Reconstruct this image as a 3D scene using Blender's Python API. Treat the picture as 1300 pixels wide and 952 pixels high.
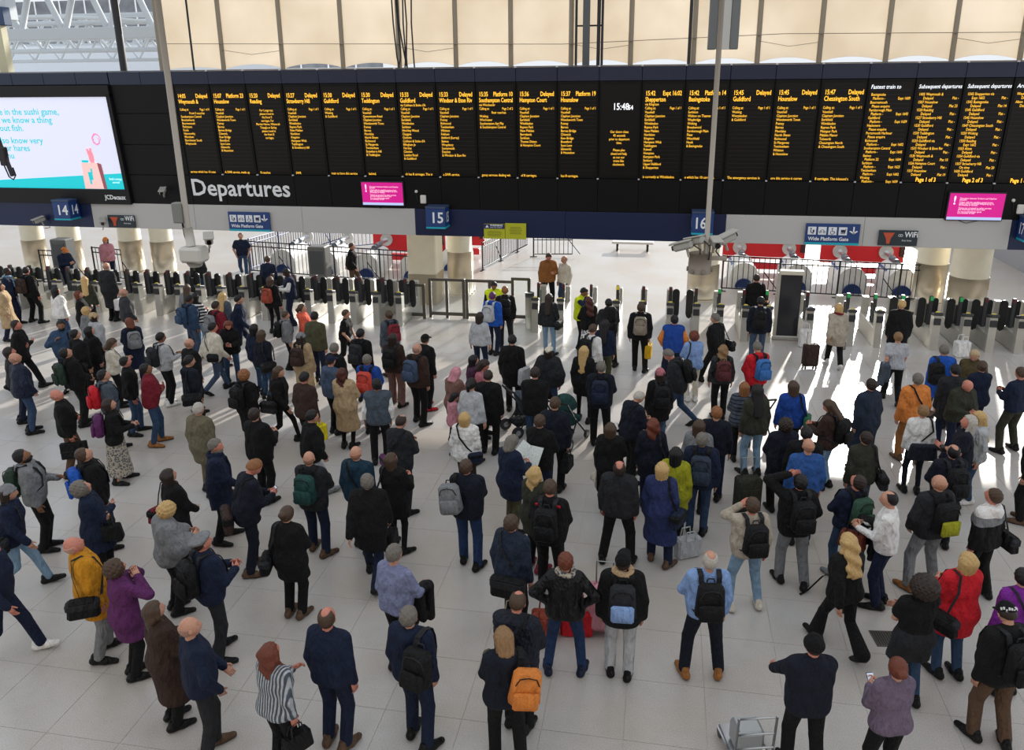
import bpy, math, random
import numpy as np
from mathutils import Matrix, Vector, Euler

# ------------------------------------------------------------------ camera, world, sun, exposure
for _o in list(bpy.data.objects):
    bpy.data.objects.remove(_o, do_unlink=True)
SC = bpy.context.scene
COL = SC.collection
R = math.radians
random.seed(5)

_cam = bpy.data.cameras.new('camera')
CAMERA = bpy.data.objects.new('camera', _cam)
COL.objects.link(CAMERA)
_cam.sensor_width = 36.0
_cam.lens = 36.0 * 1045.0 / 1300.0
_cam.shift_y = -45.0 / 1300.0
_cam.clip_end = 400
def _camera_matrix(pitch, roll, yaw, height):
    p, r, y = R(pitch), R(-roll), R(yaw)
    fw = Vector((-math.sin(y)*math.cos(p), math.cos(y)*math.cos(p), -math.sin(p)))
    rt = Vector((math.cos(y), math.sin(y), 0)); up = rt.cross(fw)
    a = rt*math.cos(r) + up*math.sin(r); b = -rt*math.sin(r) + up*math.cos(r)
    m = Matrix((a, b, -fw)).transposed().to_4x4()
    m.translation = (0, 0, height)
    return m
CAMERA.matrix_world = _camera_matrix(17.4, .5, 10.4, 7.0)
SC.camera = CAMERA

SUN_AZ, SUN_EL = 16.0, 17.5            # low autumn afternoon sun beyond the platforms
_w = bpy.data.worlds.new('sky'); SC.world = _w; _w.use_nodes = True
_bg = _w.node_tree.nodes['Background']
_bg.inputs[0].default_value = (.90, .95, 1.0, 1); _bg.inputs[1].default_value = 1.04
_sl = bpy.data.lights.new('sun', 'SUN'); _sl.energy = 7.0; _sl.angle = R(1.6); _sl.color = (1, .95, .87)
_so = bpy.data.objects.new('sun', _sl); COL.objects.link(_so)
_so.rotation_euler = Vector((-math.sin(R(SUN_AZ))*math.cos(R(SUN_EL)), -math.cos(R(SUN_AZ))*math.cos(R(SUN_EL)), -math.sin(R(SUN_EL)))).to_track_quat('-Z', 'Y').to_euler()
_vs = SC.view_settings
_vs.view_transform = 'Standard'; _vs.look = 'None'; _vs.gamma = 1; _vs.use_curve_mapping = False
_vs.exposure = -0.14

# ------------------------------------------------------------------ colours and materials
def hexc(h):
    c = [int(h[i:i+2], 16)/255 for i in (0, 2, 4)]
    return tuple((x/12.92 if x <= .04045 else ((x+.055)/1.055)**2.4) for x in c)
PAL = {k: hexc(v) for k, v in dict(
    black='0f0f11', charcoal='25262a', darkgrey='35363a', grey='7d7f82', lightgrey='b4b6ba', white='e6e4e2', cream='d9d0bf',
    beige='b79d7a', stone='b0a595', taupe='8d8373', khaki='6d6652', tan='9a6637', brown='5c4636', darkbrown='3a2a24', brownpink='7a5a52',
    navy='162038', darknavy='131826', slatenavy='222c3e', tealnavy='173447', slate='4b5460', slateblue='43536b', denim='3d4d66', darkdenim='2c3647',
    blue='324865', denimblue='2e425e', lightblue='7f9cb5', skyblue='86a4d6', mediumblue='2f5796', royalblue='1d55b4', cobalt='1e4596', indigo='2b3560',
    steelblue='3a6fb0', darkblue='22375c', purple='5d2a5c', plum='4a2440', violet='7d2a94', mauve='6d5f72', lilac='8085a5',
    red='c81f2b', redorange='c4473a', burgundy='7a1f2e', maroon='5a2a2e', coral='e0634c', rose='b06a74', pink='c98a96', rust='9c4633', rustbrown='6e3524',
    orange='d9813a', mustard='c8891f', mustardyellow='d8ab1e', yellow='e3cf22', chartreuse='9a9a20', hivis='d4e522',
    olive='4b4a36', darkolive='33342a', olivebrown='54492f', darkgreen='26382e', forest='31503f', green='2c6a4c', teal='1f8f86', darkteal='1f4542',
    auburn='6a3524', darkred='4a231c', ginger='8a5a36', blonde='c2a06a', lightbrown='8a6a48', sand='b59d7a').items()}
MATS = {}
def nodes(name):
    m = bpy.data.materials.new(name); m.use_nodes = True
    nt = m.node_tree
    return m, nt, nt.nodes['Principled BSDF']
def _n(nt, t, **kw):
    n = nt.nodes.new(t)
    for k, v in kw.items():
        if isinstance(k, str) and k.startswith('i_'): n.inputs[k[2:].replace('_', ' ')].default_value = v
        else: setattr(n, k, v)
    return n
def plain(name, col, rough=.5, metal=0.0, spec=.5, vary=0.0, scale=6.0, bump=0.0, bscale=60.0):
    if name in MATS: return MATS[name]
    m, nt, b = nodes(name)
    col = hexc(col) if isinstance(col, str) else col
    b.inputs['Base Color'].default_value = (*col, 1); b.inputs['Roughness'].default_value = rough
    b.inputs['Metallic'].default_value = metal; b.inputs['Specular IOR Level'].default_value = spec
    tc = _n(nt, 'ShaderNodeTexCoord')
    if vary:
        nz = _n(nt, 'ShaderNodeTexNoise', i_Scale=scale, i_Detail=4.0)
        rp = _n(nt, 'ShaderNodeValToRGB')
        rp.color_ramp.elements[0].position = .3; rp.color_ramp.elements[1].position = .7
        rp.color_ramp.elements[0].color = (*[c*(1-vary) for c in col], 1); rp.color_ramp.elements[1].color = (*[min(1, c*(1+vary)) for c in col], 1)
        nt.links.new(tc.outputs['Object'], nz.inputs['Vector']); nt.links.new(nz.outputs['Fac'], rp.inputs['Fac'])
        nt.links.new(rp.outputs['Color'], b.inputs['Base Color'])
    if bump:
        n2 = _n(nt, 'ShaderNodeTexNoise', i_Scale=bscale, i_Detail=3.0)
        bp = _n(nt, 'ShaderNodeBump', i_Strength=bump, i_Distance=.02)
        nt.links.new(tc.outputs['Object'], n2.inputs['Vector']); nt.links.new(n2.outputs['Fac'], bp.inputs['Height']); nt.links.new(bp.outputs['Normal'], b.inputs['Normal'])
    MATS[name] = m; return m
def glow(name, col, s=1.0):
    if name in MATS: return MATS[name]
    m, nt, b = nodes(name)
    col = hexc(col) if isinstance(col, str) else col
    b.inputs['Base Color'].default_value = (*col, 1); b.inputs['Emission Color'].default_value = (*col, 1); b.inputs['Emission Strength'].default_value = s
    b.inputs['Roughness'].default_value = .5
    MATS[name] = m; return m
def fabric(cname, rough=.85, folds=.8, weave=.12):
    key = 'cloth_%s_%d' % (cname, int(rough*100))
    if key in MATS: return MATS[key]
    m, nt, b = nodes(key)
    tc = _n(nt, 'ShaderNodeTexCoord'); mp = _n(nt, 'ShaderNodeMapping'); mp.inputs['Scale'].default_value = (1, 1, .45)
    nt.links.new(tc.outputs['Object'], mp.inputs['Vector'])
    big = _n(nt, 'ShaderNodeTexNoise', i_Scale=13.0, i_Detail=3.5); fine = _n(nt, 'ShaderNodeTexNoise', i_Scale=170.0, i_Detail=1.0)
    nt.links.new(mp.outputs[0], big.inputs['Vector']); nt.links.new(tc.outputs['Object'], fine.inputs['Vector'])
    b1 = _n(nt, 'ShaderNodeBump', i_Strength=folds, i_Distance=.13); b2 = _n(nt, 'ShaderNodeBump', i_Strength=weave, i_Distance=.004)
    nt.links.new(big.outputs['Fac'], b1.inputs['Height']); nt.links.new(fine.outputs['Fac'], b2.inputs['Height'])
    nt.links.new(b1.outputs['Normal'], b2.inputs['Normal']); nt.links.new(b2.outputs['Normal'], b.inputs['Normal'])
    b.inputs['Roughness'].default_value = rough; b.inputs['Specular IOR Level'].default_value = .28
    def two(a, c, fac, pos=(.45, .55)):
        rp = _n(nt, 'ShaderNodeValToRGB'); e = rp.color_ramp.elements
        e[0].position, e[1].position = pos; e[0].color = (*a, 1); e[1].color = (*c, 1)
        nt.links.new(fac, rp.inputs['Fac']); nt.links.new(rp.outputs['Color'], b.inputs['Base Color']); return rp
    def zwave(scale):
        sp = _n(nt, 'ShaderNodeSeparateXYZ'); nt.links.new(tc.outputs['Object'], sp.inputs[0])
        mu = _n(nt, 'ShaderNodeMath', operation='MULTIPLY'); mu.inputs[1].default_value = scale
        fr = _n(nt, 'ShaderNodeMath', operation='FRACT')
        nt.links.new(sp.outputs['Z'], mu.inputs[0]); nt.links.new(mu.outputs[0], fr.inputs[0]); return fr.outputs[0]
    if cname == 'stripebw': two(PAL['black'], PAL['white'], zwave(11.0), (.49, .51))
    elif cname == 'stripegrey':
        wv = _n(nt, 'ShaderNodeTexWave', i_Scale=9.0, i_Distortion=1.2); nt.links.new(tc.outputs['Object'], wv.inputs['Vector']); two(PAL['slate'], PAL['lightgrey'], wv.outputs['Fac'], (.3, .8))
    elif cname == 'navygrey': two(PAL['darknavy'], PAL['slate'], zwave(13.0), (.25, .3))
    elif cname in ('patterned', 'blackwhite_print'):
        vo = _n(nt, 'ShaderNodeTexVoronoi', i_Scale=26.0); nt.links.new(tc.outputs['Object'], vo.inputs['Vector'])
        two(PAL['slate'] if cname == 'patterned' else PAL['black'], PAL['stone'] if cname == 'patterned' else PAL['white'], vo.outputs['Distance'], (.35, .5))
    elif cname == 'blackwhite':
        sp = _n(nt, 'ShaderNodeSeparateXYZ'); nt.links.new(tc.outputs['Object'], sp.inputs[0])
        rp = _n(nt, 'ShaderNodeValToRGB'); e = rp.color_ramp.elements; rp.color_ramp.interpolation = 'CONSTANT'
        e[0].position = 0; e[0].color = (*PAL['black'], 1); e[1].position = .62; e[1].color = (*PAL['grey'], 1)
        k = e.new(.68); k.color = (*PAL['white'], 1)
        mu = _n(nt, 'ShaderNodeMath', operation='MULTIPLY'); mu.inputs[1].default_value = .5
        nt.links.new(sp.outputs['Z'], mu.inputs[0]); nt.links.new(mu.outputs[0], rp.inputs['Fac']); nt.links.new(rp.outputs['Color'], b.inputs['Base Color'])
    else:
        base = PAL.get(cname, PAL.get({'blackred': 'black', 'blacklime': 'black', 'blackblue': 'charcoal', 'blackprint': 'black'}.get(cname, 'black')))
        two([c*.86 for c in base], [min(1, c*1.1) for c in base], big.outputs['Fac'], (.3, .7))
    MATS[key] = m; return m
def hairmat(cname, thin=None):
    key = 'hair_' + cname + (thin or '')
    if key in MATS: return MATS[key]
    m, nt, b = nodes(key)
    base = {'grey': hexc('6f6962'), 'white': hexc('b3ada4'), 'black': hexc('161315'), 'brown': hexc('4a382b'), 'darkbrown': hexc('2c211c')}.get(cname, PAL.get(cname, PAL['brown']))
    if thin: base = [a*.35+b*.65 for a, b in zip(base, hexc({'l': 'c08d76', 'r': 'c47f6c', 'b': '8a5f45', 'd': '4a3026'}[thin]))]
    tc = _n(nt, 'ShaderNodeTexCoord'); mp = _n(nt, 'ShaderNodeMapping'); mp.inputs['Scale'].default_value = (140, 140, 22)
    nz = _n(nt, 'ShaderNodeTexNoise', i_Scale=1.0, i_Detail=3.0); rp = _n(nt, 'ShaderNodeValToRGB'); e = rp.color_ramp.elements
    e[0].position, e[1].position = .35, .68; e[0].color = (*[c*.72 for c in base], 1); e[1].color = (*[min(1, c*1.2) for c in base], 1)
    bp = _n(nt, 'ShaderNodeBump', i_Strength=.4, i_Distance=.006)
    nt.links.new(tc.outputs['Object'], mp.inputs[0]); nt.links.new(mp.outputs[0], nz.inputs['Vector']); nt.links.new(nz.outputs['Fac'], rp.inputs['Fac'])
    nt.links.new(rp.outputs['Color'], b.inputs['Base Color']); nt.links.new(nz.outputs['Fac'], bp.inputs['Height']); nt.links.new(bp.outputs['Normal'], b.inputs['Normal'])
    b.inputs['Roughness'].default_value = .5; b.inputs['Specular IOR Level'].default_value = .35
    MATS[key] = m; return m
def skinmat(k):
    c = {'l': 'c08d76', 'r': 'c47f6c', 'b': '8a5f45', 'd': '4a3026'}[k]
    return plain('skin_' + k, c, .5, 0, .4, .10, 30.0)

# ------------------------------------------------------------------ mesh helpers
def new_mesh(name, V, F, mats=(), idx=None, smooth=False):
    me = bpy.data.meshes.new(name)
    me.from_pydata([tuple(map(float, v)) for v in V] if not isinstance(V, np.ndarray) else V.tolist(), [], F.tolist() if isinstance(F, np.ndarray) else F)
    for m in mats: me.materials.append(m)
    if idx is not None: me.polygons.foreach_set('material_index', np.asarray(idx, dtype=np.int32))
    if smooth: me.polygons.foreach_set('use_smooth', np.ones(len(me.polygons), dtype=bool))
    me.update(); return me
def link(name, me, parent=None, mats=None, loc=None, mw=None):
    o = bpy.data.objects.new(name, me); COL.objects.link(o)
    if parent is not None: o.parent = parent
    if mats:
        for i, m in enumerate(mats):
            if m is None or i >= len(o.material_slots): continue
            o.material_slots[i].link = 'OBJECT'; o.material_slots[i].material = m
    if loc is not None: o.location = loc
    if mw is not None: o.matrix_local = mw
    return o
def empty(name, loc=(0, 0, 0), rz=0.0, sc=1.0):
    o = bpy.data.objects.new(name, None); COL.objects.link(o); o.empty_display_size = .2
    o.location = loc; o.rotation_euler = (0, 0, rz); o.scale = (sc, sc, sc); return o
def tag(o, label=None, cat=None, group=None, kind=None):
    if label: o['label'] = label
    if cat: o['category'] = cat
    if group: o['group'] = group
    if kind: o['kind'] = kind
    return o
class MB:
    def __init__(s): s.V = []; s.F = []; s.M = []
    def add(s, V, F, m=0):
        n = len(s.V); s.V += [tuple(v) for v in V]; s.F += [tuple(i+n for i in f) for f in F]; s.M += [m]*len(F); return s
    def box(s, c, d, m=0, rz=0.0, rx=0.0, taper=1.0, ch=0.0):
        x, y, z = d[0]/2, d[1]/2, d[2]/2
        if ch > 0:
            V = []; k = min(ch, x*.9, y*.9, z*.9)
            for sx in (-1, 1):
                for sy in (-1, 1):
                    for sz in (-1, 1):
                        t = taper if sz > 0 else 1
                        V += [(sx*x*t, sy*(y-k), sz*(z-k)), (sx*(x-k)*t, sy*y, sz*(z-k)), (sx*(x-k)*t, sy*(y-k), sz*z)]
            def I(sx, sy, sz, a): return ((sx > 0)*4+(sy > 0)*2+(sz > 0))*3+a
            F = []
            for a in range(3):
                for sg in (-1, 1):
                    q = [(-1, -1), (1, -1), (1, 1), (-1, 1)]
                    f = []
                    for u, v in q:
                        p = [0, 0, 0]; p[a] = sg; p[(a+1) % 3] = u; p[(a+2) % 3] = v; f.append(I(*p, a))
                    F.append(f if sg > 0 else f[::-1])
            for a in range(3):
                b, c2 = (a+1) % 3, (a+2) % 3
                for sb in (-1, 1):
                    for sc_ in (-1, 1):
                        p = [0, 0, 0]; p[b] = sb; p[c2] = sc_
                        p0 = p[:]; p0[a] = -1; p1 = p[:]; p1[a] = 1
                        f = [I(*p0, b), I(*p1, b), I(*p1, c2), I(*p0, c2)]
                        F.append(f if sb*sc_ < 0 else f[::-1])
            for sx in (-1, 1):
                for sy in (-1, 1):
                    for sz in (-1, 1):
                        f = [I(sx, sy, sz, 0), I(sx, sy, sz, 1), I(sx, sy, sz, 2)]
                        F.append(f if sx*sy*sz > 0 else f[::-1])
        else:
            V = [(sx*x*(taper if sz > 0 else 1), sy*y, sz*z) for sz in (-1, 1) for sy in (-1, 1) for sx in (-1, 1)]
            F = [(0, 2, 3, 1), (4, 5, 7, 6), (0, 1, 5, 4), (2, 6, 7, 3), (0, 4, 6, 2), (1, 3, 7, 5)]
        M = Matrix.Rotation(rz, 3, 'Z') @ Matrix.Rotation(rx, 3, 'X')
        return s.add([M @ Vector(v) + Vector(c) for v in V], F, m)
    def tube(s, P, r, n=8, m=0, cap=True, flat=1.0):
        P = [Vector(p) for p in P]; rs = r if hasattr(r, '__len__') else [r]*len(P)
        V = []; F = []; up = None
        for i, p in enumerate(P):
            t = (P[min(i+1, len(P)-1)] - P[max(i-1, 0)]).normalized()
            if up is None: up = Vector((0, 0, 1)) if abs(t.z) < .9 else Vector((0, 1, 0))
            a = t.cross(up).normalized(); b = a.cross(t).normalized(); up = b
            for k in range(n):
                q = 2*math.pi*k/n; V.append(p + a*math.cos(q)*rs[i] + b*math.sin(q)*rs[i]*flat)
        for i in range(len(P)-1):
            for k in range(n): F.append((i*n+k, (i+1)*n+k, (i+1)*n+(k+1) % n, i*n+(k+1) % n)[::-1])
        if cap: F += [tuple(range(n)), tuple(range((len(P)-1)*n, len(P)*n))[::-1]]
        return s.add(V, [f[::-1] for f in F], m)
    def ball(s, c, r, nu=10, nv=6, m=0, M=None):
        V = []; F = []
        for j in range(nv+1):
            a = math.pi*j/nv
            for i in range(nu):
                b = 2*math.pi*i/nu; v = Vector((r[0]*math.sin(a)*math.cos(b), r[1]*math.sin(a)*math.sin(b), r[2]*math.cos(a)))
                V.append((M @ v if M else v) + Vector(c))
        for j in range(nv):
            for i in range(nu): F.append((j*nu+i, (j+1)*nu+i, (j+1)*nu+(i+1) % nu, j*nu+(i+1) % nu))
        return s.add(V, F, m)
    def prism(s, poly, h0, h1, axis='y', m=0):
        n = len(poly)
        def P(u, v, h): return {'y': (u, h, v), 'x': (h, u, v), 'z': (u, v, h)}[axis]
        V = [P(u, v, h0) for u, v in poly] + [P(u, v, h1) for u, v in poly]
        F = [tuple(range(n)), tuple(range(n, 2*n))[::-1]] + [(i, i+n, (i+1) % n+n, (i+1) % n) for i in range(n)]
        return s.add(V, F, m)
    def mesh(s, name, mats, smooth=False): return new_mesh(name, s.V, s.F, mats, s.M, smooth)
    def build(s, name, mats, parent=None, smooth=False, loc=None):
        if not isinstance(mats, (list, tuple)): mats = [mats]
        return link(name, s.mesh(name, mats, smooth), parent, loc=loc)

# signed-distance bodies: smooth unions of tapered capsules, polygonised with surface nets
def sd_cone(P, a, b, r1, r2):
    a = np.asarray(a, np.float32); b = np.asarray(b, np.float32); ba = b-a; pa = P-a
    h = np.clip((pa @ ba)/max(float(ba @ ba), 1e-9), 0, 1)
    return np.linalg.norm(pa - h[..., None]*ba, axis=-1) - (r1+(r2-r1)*h)
def sd_ell(P, c, r):
    q = (P-np.asarray(c, np.float32))/np.asarray(r, np.float32); k = np.linalg.norm(q, axis=-1)
    return (k-1)*min(r)
def smin(a, b, k):
    h = np.clip(.5+.5*(b-a)/k, 0, 1); return b+(a-b)*h-k*h*(1-h)
def union(P, prims, k):
    d = None
    for p in prims:
        e = sd_cone(P, *p); d = e if d is None else smin(d, e, k)
    return d
def snet(fn, lo, hi, h):
    lo = np.asarray(lo, np.float32); hi = np.asarray(hi, np.float32)
    n = np.ceil((hi-lo)/h).astype(int)+1
    ax = [lo[i]+h*np.arange(n[i], dtype=np.float32) for i in range(3)]
    P = np.stack(np.meshgrid(*ax, indexing='ij'), -1)
    v = fn(P).astype(np.float32)
    s = v < 0
    s[0] = s[-1] = False; s[:, 0] = s[:, -1] = False; s[:, :, 0] = s[:, :, -1] = False
    v = np.where(s, v, np.maximum(v, 1e-5))
    cnt = np.zeros(n-1, np.int8)
    off = [(i, j, k) for i in (0, 1) for j in (0, 1) for k in (0, 1)]
    def sub(A, o): return A[o[0]:A.shape[0]-1+o[0], o[1]:A.shape[1]-1+o[1], o[2]:A.shape[2]-1+o[2]]
    for o in off: cnt += sub(s, o)
    act = (cnt > 0) & (cnt < 8)
    I = np.argwhere(act)
    vid = -np.ones(act.shape, np.int64); vid[act] = np.arange(len(I))
    acc = np.zeros((len(I), 3), np.float32); num = np.zeros(len(I), np.float32)
    for o in off:
        for a in range(3):
            if o[a]: continue
            o2 = list(o); o2[a] = 1
            A = v[I[:, 0]+o[0], I[:, 1]+o[1], I[:, 2]+o[2]]; B = v[I[:, 0]+o2[0], I[:, 1]+o2[1], I[:, 2]+o2[2]]
            c = (A < 0) != (B < 0)
            t = np.where(c, A/np.where(c, A-B, 1), 0)
            p = np.tile(np.asarray(o, np.float32), (len(I), 1)); p[:, a] += t
            acc += p*c[:, None]; num += c
    V = lo + (I + acc/np.maximum(num, 1)[:, None])*h
    Q = []
    for a in range(3):
        b, c = (a+1) % 3, (a+2) % 3
        sl0 = [slice(None)]*3; sl1 = [slice(None)]*3; sl0[a] = slice(0, -1); sl1[a] = slice(1, None)
        S0 = s[tuple(sl0)]; S1 = s[tuple(sl1)]
        E = np.argwhere(S0 != S1)
        E = E[(E[:, b] > 0) & (E[:, c] > 0) & (E[:, b] < n[b]-1) & (E[:, c] < n[c]-1)]
        if not len(E): continue
        def g(db, dc):
            q = E.copy(); q[:, b] -= db; q[:, c] -= dc; return vid[q[:, 0], q[:, 1], q[:, 2]]
        f = np.stack([g(1, 1), g(0, 1), g(0, 0), g(1, 0)], 1)
        inside = s[E[:, 0], E[:, 1], E[:, 2]]
        f[~inside] = f[~inside][:, ::-1]
        Q.append(f)
    return V, np.concatenate(Q)
# ------------------------------------------------------------------ people
def ik(a, t, l1, l2, hint):
    a = Vector(a); d = Vector(t)-a; L = min(d.length, .998*(l1+l2)); d.normalize()
    x = (l1*l1-l2*l2+L*L)/(2*L); h = math.sqrt(max(l1*l1-x*x, 0))
    hv = Vector(hint); p = hv-d*hv.dot(d); p.normalize()
    return a+d*x+p*h, a+d*L
# wrist target (x outwards), elbow hint, finger direction, finger curl
ARM = {'d': ((.222, .03, .88), (.5, -1, 0), (.02, .12, -1), .5), 'p': ((.20, .12, .93), (1, -.8, 0), (-.25, .15, -1), .5),
       'f': ((.07, .31, 1.16), (.6, -.3, -1), (-.35, .5, .55), 1.1), 'c': ((-.07, .20, 1.17), (1, -.2, -.6), (-1, .15, .2), .7),
       'h': ((.13, .03, 1.73), (1, .5, .6), (-.9, .1, .1), .6), 'k': ((.20, .03, 1.02), (1, -.5, 0), (-.4, .5, -.7), .6),
       's': ((.13, .15, 1.30), (.8, -.2, -1), (-.1, 0, 1), 1.2), 'l': ((.05, .25, .99), (1, -.4, -.3), (-.9, .4, -.2), .8),
       'a': ((.08, .17, 1.50), (.9, .1, -1), (-.5, -.1, .8), .8), 'u': ((.22, .40, 1.02), (.6, -.5, -.8), (0, 1, -.1), 1.2),
       'q': ((.14, .30, 1.05), (.7, -.4, -.8), (-.5, .7, 0), .6), 'F': ((.225, .22, .93), (.3, -1, 0), (0, .5, -1), .5), 'B': ((.225, -.2, .92), (.3, -1, 0), (0, -.2, -1), .5)}
LEG = {'n': ((-.10, .02, 0, -9), (.10, -.01, 0, 10)), 'v': ((-.20, 0, 0, -14), (.19, .02, 0, 13)), 'k': ((-.10, .08, 0, -5), (.15, -.08, 0, 26)),
       'w': ((-.09, .31, -12, -4), (.09, -.33, 34, 4)), 'j': ((-.09, -.33, 34, -4), (.09, .31, -12, 4))}
HEAD = {'z': 0, 'u': 18, 'U': 34, 'g': -24, 'G': -40}
def pose(arms, legs, head, sex, rnd):
    J = {}
    dz = -.045 if legs in 'wj' else (-.012 if legs == 'v' else 0)
    lean = {'w': 4, 'j': 4}.get(legs, 0) + {'U': -4, 'G': 9}.get(head, 0) + rnd.uniform(-2, 2)
    if legs in 'wj':
        ff, bb = ('B', 'F') if legs == 'w' else ('F', 'B')
        arms = ''.join(('F' if (i == 1) == (legs == 'w') else 'B') if c == 'd' else c for i, c in enumerate(arms))
    RL = Matrix.Rotation(-R(lean), 3, 'X'); piv = Vector((0, 0, .95))
    def T(x, y, z):
        v = Vector((x, y, z))
        if z > .95: v = piv+RL @ (v-piv)
        return v+Vector((0, 0, dz))
    J['T'] = T; J['dz'] = dz; J['lean'] = lean
    sw = .168 if sex == 'm' else .148
    for s, n, c in ((-1, 'L', arms[0]), (1, 'R', arms[1])):
        tg, hint, hd, curl = ARM[c]
        sh = T(s*sw, 0, 1.415)
        jit = (rnd.uniform(-.02, .02), rnd.uniform(-.02, .02), rnd.uniform(-.02, .02))
        w = T(s*tg[0]+jit[0], tg[1]+jit[1], tg[2]+jit[2]) if tg[2] > .95 else Vector((s*tg[0]+jit[0], tg[1]+jit[1], tg[2]+dz))
        if c == 'c' and s > 0: w.z += .035; w.y += .03
        if c in 'fl' and arms[0] == arms[1]: w.x += 0
        el, wr = ik(sh, w, .29, .26, (s*hint[0], hint[1], hint[2]))
        J['sh'+n], J['el'+n], J['wr'+n] = sh, el, wr
        J['hd'+n] = Vector((s*hd[0], hd[1], hd[2])).normalized(); J['cu'+n] = curl
    for s, n, f in ((-1, 'L', LEG[legs][0]), (1, 'R', LEG[legs][1])):
        fx, fy, pt, yw = f
        fx += rnd.uniform(-.015, .015); fy += rnd.uniform(-.02, .02); yw += rnd.uniform(-5, 5)
        hip = Vector((s*.092, 0, .92+dz))
        lift = math.sin(R(max(pt, 0)))*.13
        an = Vector((fx, fy, .085+lift))
        kn, an2 = ik(hip, an, .425, .425, (s*.12, 1, 0))
        J['hip'+n], J['kn'+n], J['an'+n] = hip, kn, an2
        J['ft'+n] = Matrix.Translation((an2.x, an2.y, max(0, an2.z-.085))) @ Matrix.Rotation(-R(yw), 4, 'Z') @ Matrix.Rotation(-R(pt), 4, 'X')
    pit = HEAD[head]+rnd.uniform(-4, 4); hy = rnd.uniform(-14, 14)
    Rh = Matrix.Rotation(-R(hy), 4, 'Z') @ Matrix.Rotation(R(pit), 4, 'X')
    pv = T(0, .0, 1.525)
    J['head'] = Matrix.Translation(pv) @ Rh @ Matrix.Translation((0, .018, .1))
    return J
def bbox(pts, pad):
    A = np.array([tuple(p) for p in pts]); return A.min(0)-pad, A.max(0)+pad
def torso(J, g, sex, belly=0.0):
    T = J['T']; m = sex == 'm'
    sw = .126 if m else .106; cw, cr = (.074, .106) if m else (.060, .100); ww, wr = (.066, .104) if m else (.05, .092); hw, hr = (.07, .11) if m else (.078, .114)
    pr = [(T(-sw, -.005, 1.405), T(sw, -.005, 1.405), .062+g, .062+g), (T(-cw, .012, 1.27), T(cw, .012, 1.27), cr+g, cr+g),
          (T(-ww, .005+belly*.5, 1.08), T(ww, .005+belly*.5, 1.08), wr+g+belly, wr+g+belly), (T(-hw, -.012, .94), T(hw, -.012, .94), hr+g*.7, hr+g*.7)]
    for s in (-1, 1):
        pr += [(T(s*sw*.75, 0, 1.38), T(s*cw, .012, 1.27), .075+g, cr+g), (T(s*cw, .012, 1.27), T(s*ww, .005, 1.08), cr+g, wr+g+belly*.7), (T(s*ww, .005, 1.08), T(s*hw, -.012, .94), wr+g+belly*.7, hr+g)]
    return pr
STY = dict(tee=(.012, .90, .022), shirt=(.014, .90, .010), jumper=(.020, .88, .014), suit=(.022, .80, .014), jacket=(.030, .83, .020), leather=(.026, .88, .016), hoodie=(.028, .85, .020),
           hoodfur=(.034, .80, .024), puffer=(.040, .82, .030), coat=(.034, .64, .020), long=(.034, .40, .020), cape=(.03, .84, .02), vest=(.034, .84, .018))
def top_mesh(J, style, sex, h, belly, sleeves=True, only_sleeves=False):
    g, hem, sg = STY[style]; T = J['T']; dz = J['dz']
    body = torso(J, g, sex, belly)
    neck = [(T(0, -.012, 1.43), T(0, -.008, 1.475), .076+g*.25, .062+g*.2)]
    if style in ('coat', 'long', 'suit', 'hoodfur', 'jacket'): neck += [(T(-.03, -.022, 1.47), T(.03, -.022, 1.47), .056+g*.35, .056+g*.35)]
    if style in ('hoodie', 'hoodfur'): neck += [(T(-.075, -.06, 1.47), T(0, -.115, 1.44), .05, .06), (T(.075, -.06, 1.47), T(0, -.115, 1.44), .05, .06), (T(0, -.11, 1.45), T(0, -.125, 1.36), .055, .045)]
    low = []
    if hem < .83:
        for n, s in (('L', -1), ('R', 1)):
            hp, kn = J['hip'+n], J['kn'+n]
            low.append((hp+Vector((-s*.02, -.015, .02)), kn+Vector((-s*.02, -.01, 0)), .100+g*.8, .098+g*.8))
            if hem < .5: low.append((kn+Vector((-s*.02, -.01, 0)), J['an'+n]+Vector((-s*.03, 0, .12)), .100+g*.8, .108+g*.8))
        low.append((Vector((0, -.015, .94+dz)), Vector((0, (J['knL'].y+J['knR'].y)/2-.01, hem+dz-.02)), .112+g, (.15 if hem < .7 else .12)+g))
    arms = []
    for n, s in (('L', -1), ('R', 1)):
        sh, el, wr = J['sh'+n], J['el'+n], J['wr'+n]
        if style == 'cape': arms += [(sh, el, .075+g, .13+g), (el, el.lerp(wr, .6), .12+g, .09+g)]
        elif style == 'tee': arms += [(sh, sh.lerp(el, .62), .062+sg, .060+sg)]
        elif style == 'vest' and not only_sleeves: arms += [(sh, sh.lerp(el, .08), .06+sg, .056+sg)]
        else: arms += [(sh, el, .053+sg, .046+sg), (el, el.lerp(wr, .97), .044+sg, .034+sg)]
    if only_sleeves:
        body = torso(J, .012, sex, belly); neck = []; low = []; hem = .92
        arms = []
        for n in 'LR': arms += [(J['sh'+n], J['el'+n], .066, .062), (J['el'+n], J['el'+n].lerp(J['wr'+n], .96), .060, .05)]
    allp = body+neck+low+arms
    lo, hi = bbox([p for q in allp for p in q[:2]], .2)
    lo[2] = max(lo[2], hem+dz-.03)
    rip = style == 'puffer'
    def fn(P):
        d = union(P, body, .06); d = smin(d, union(P, neck, .03), .03) if neck else d
        if low: d = smin(d, union(P, low, .09), .07)
        a = union(P, arms, .02)
        d = smin(d, a, .035 if style != 'cape' else .12)
        if rip: d = d+.011*np.abs(np.sin(P[..., 2]*math.pi/.085))-.006
        return np.maximum(d, hem+dz-P[..., 2])
    return snet(fn, lo, hi, h)
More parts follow.
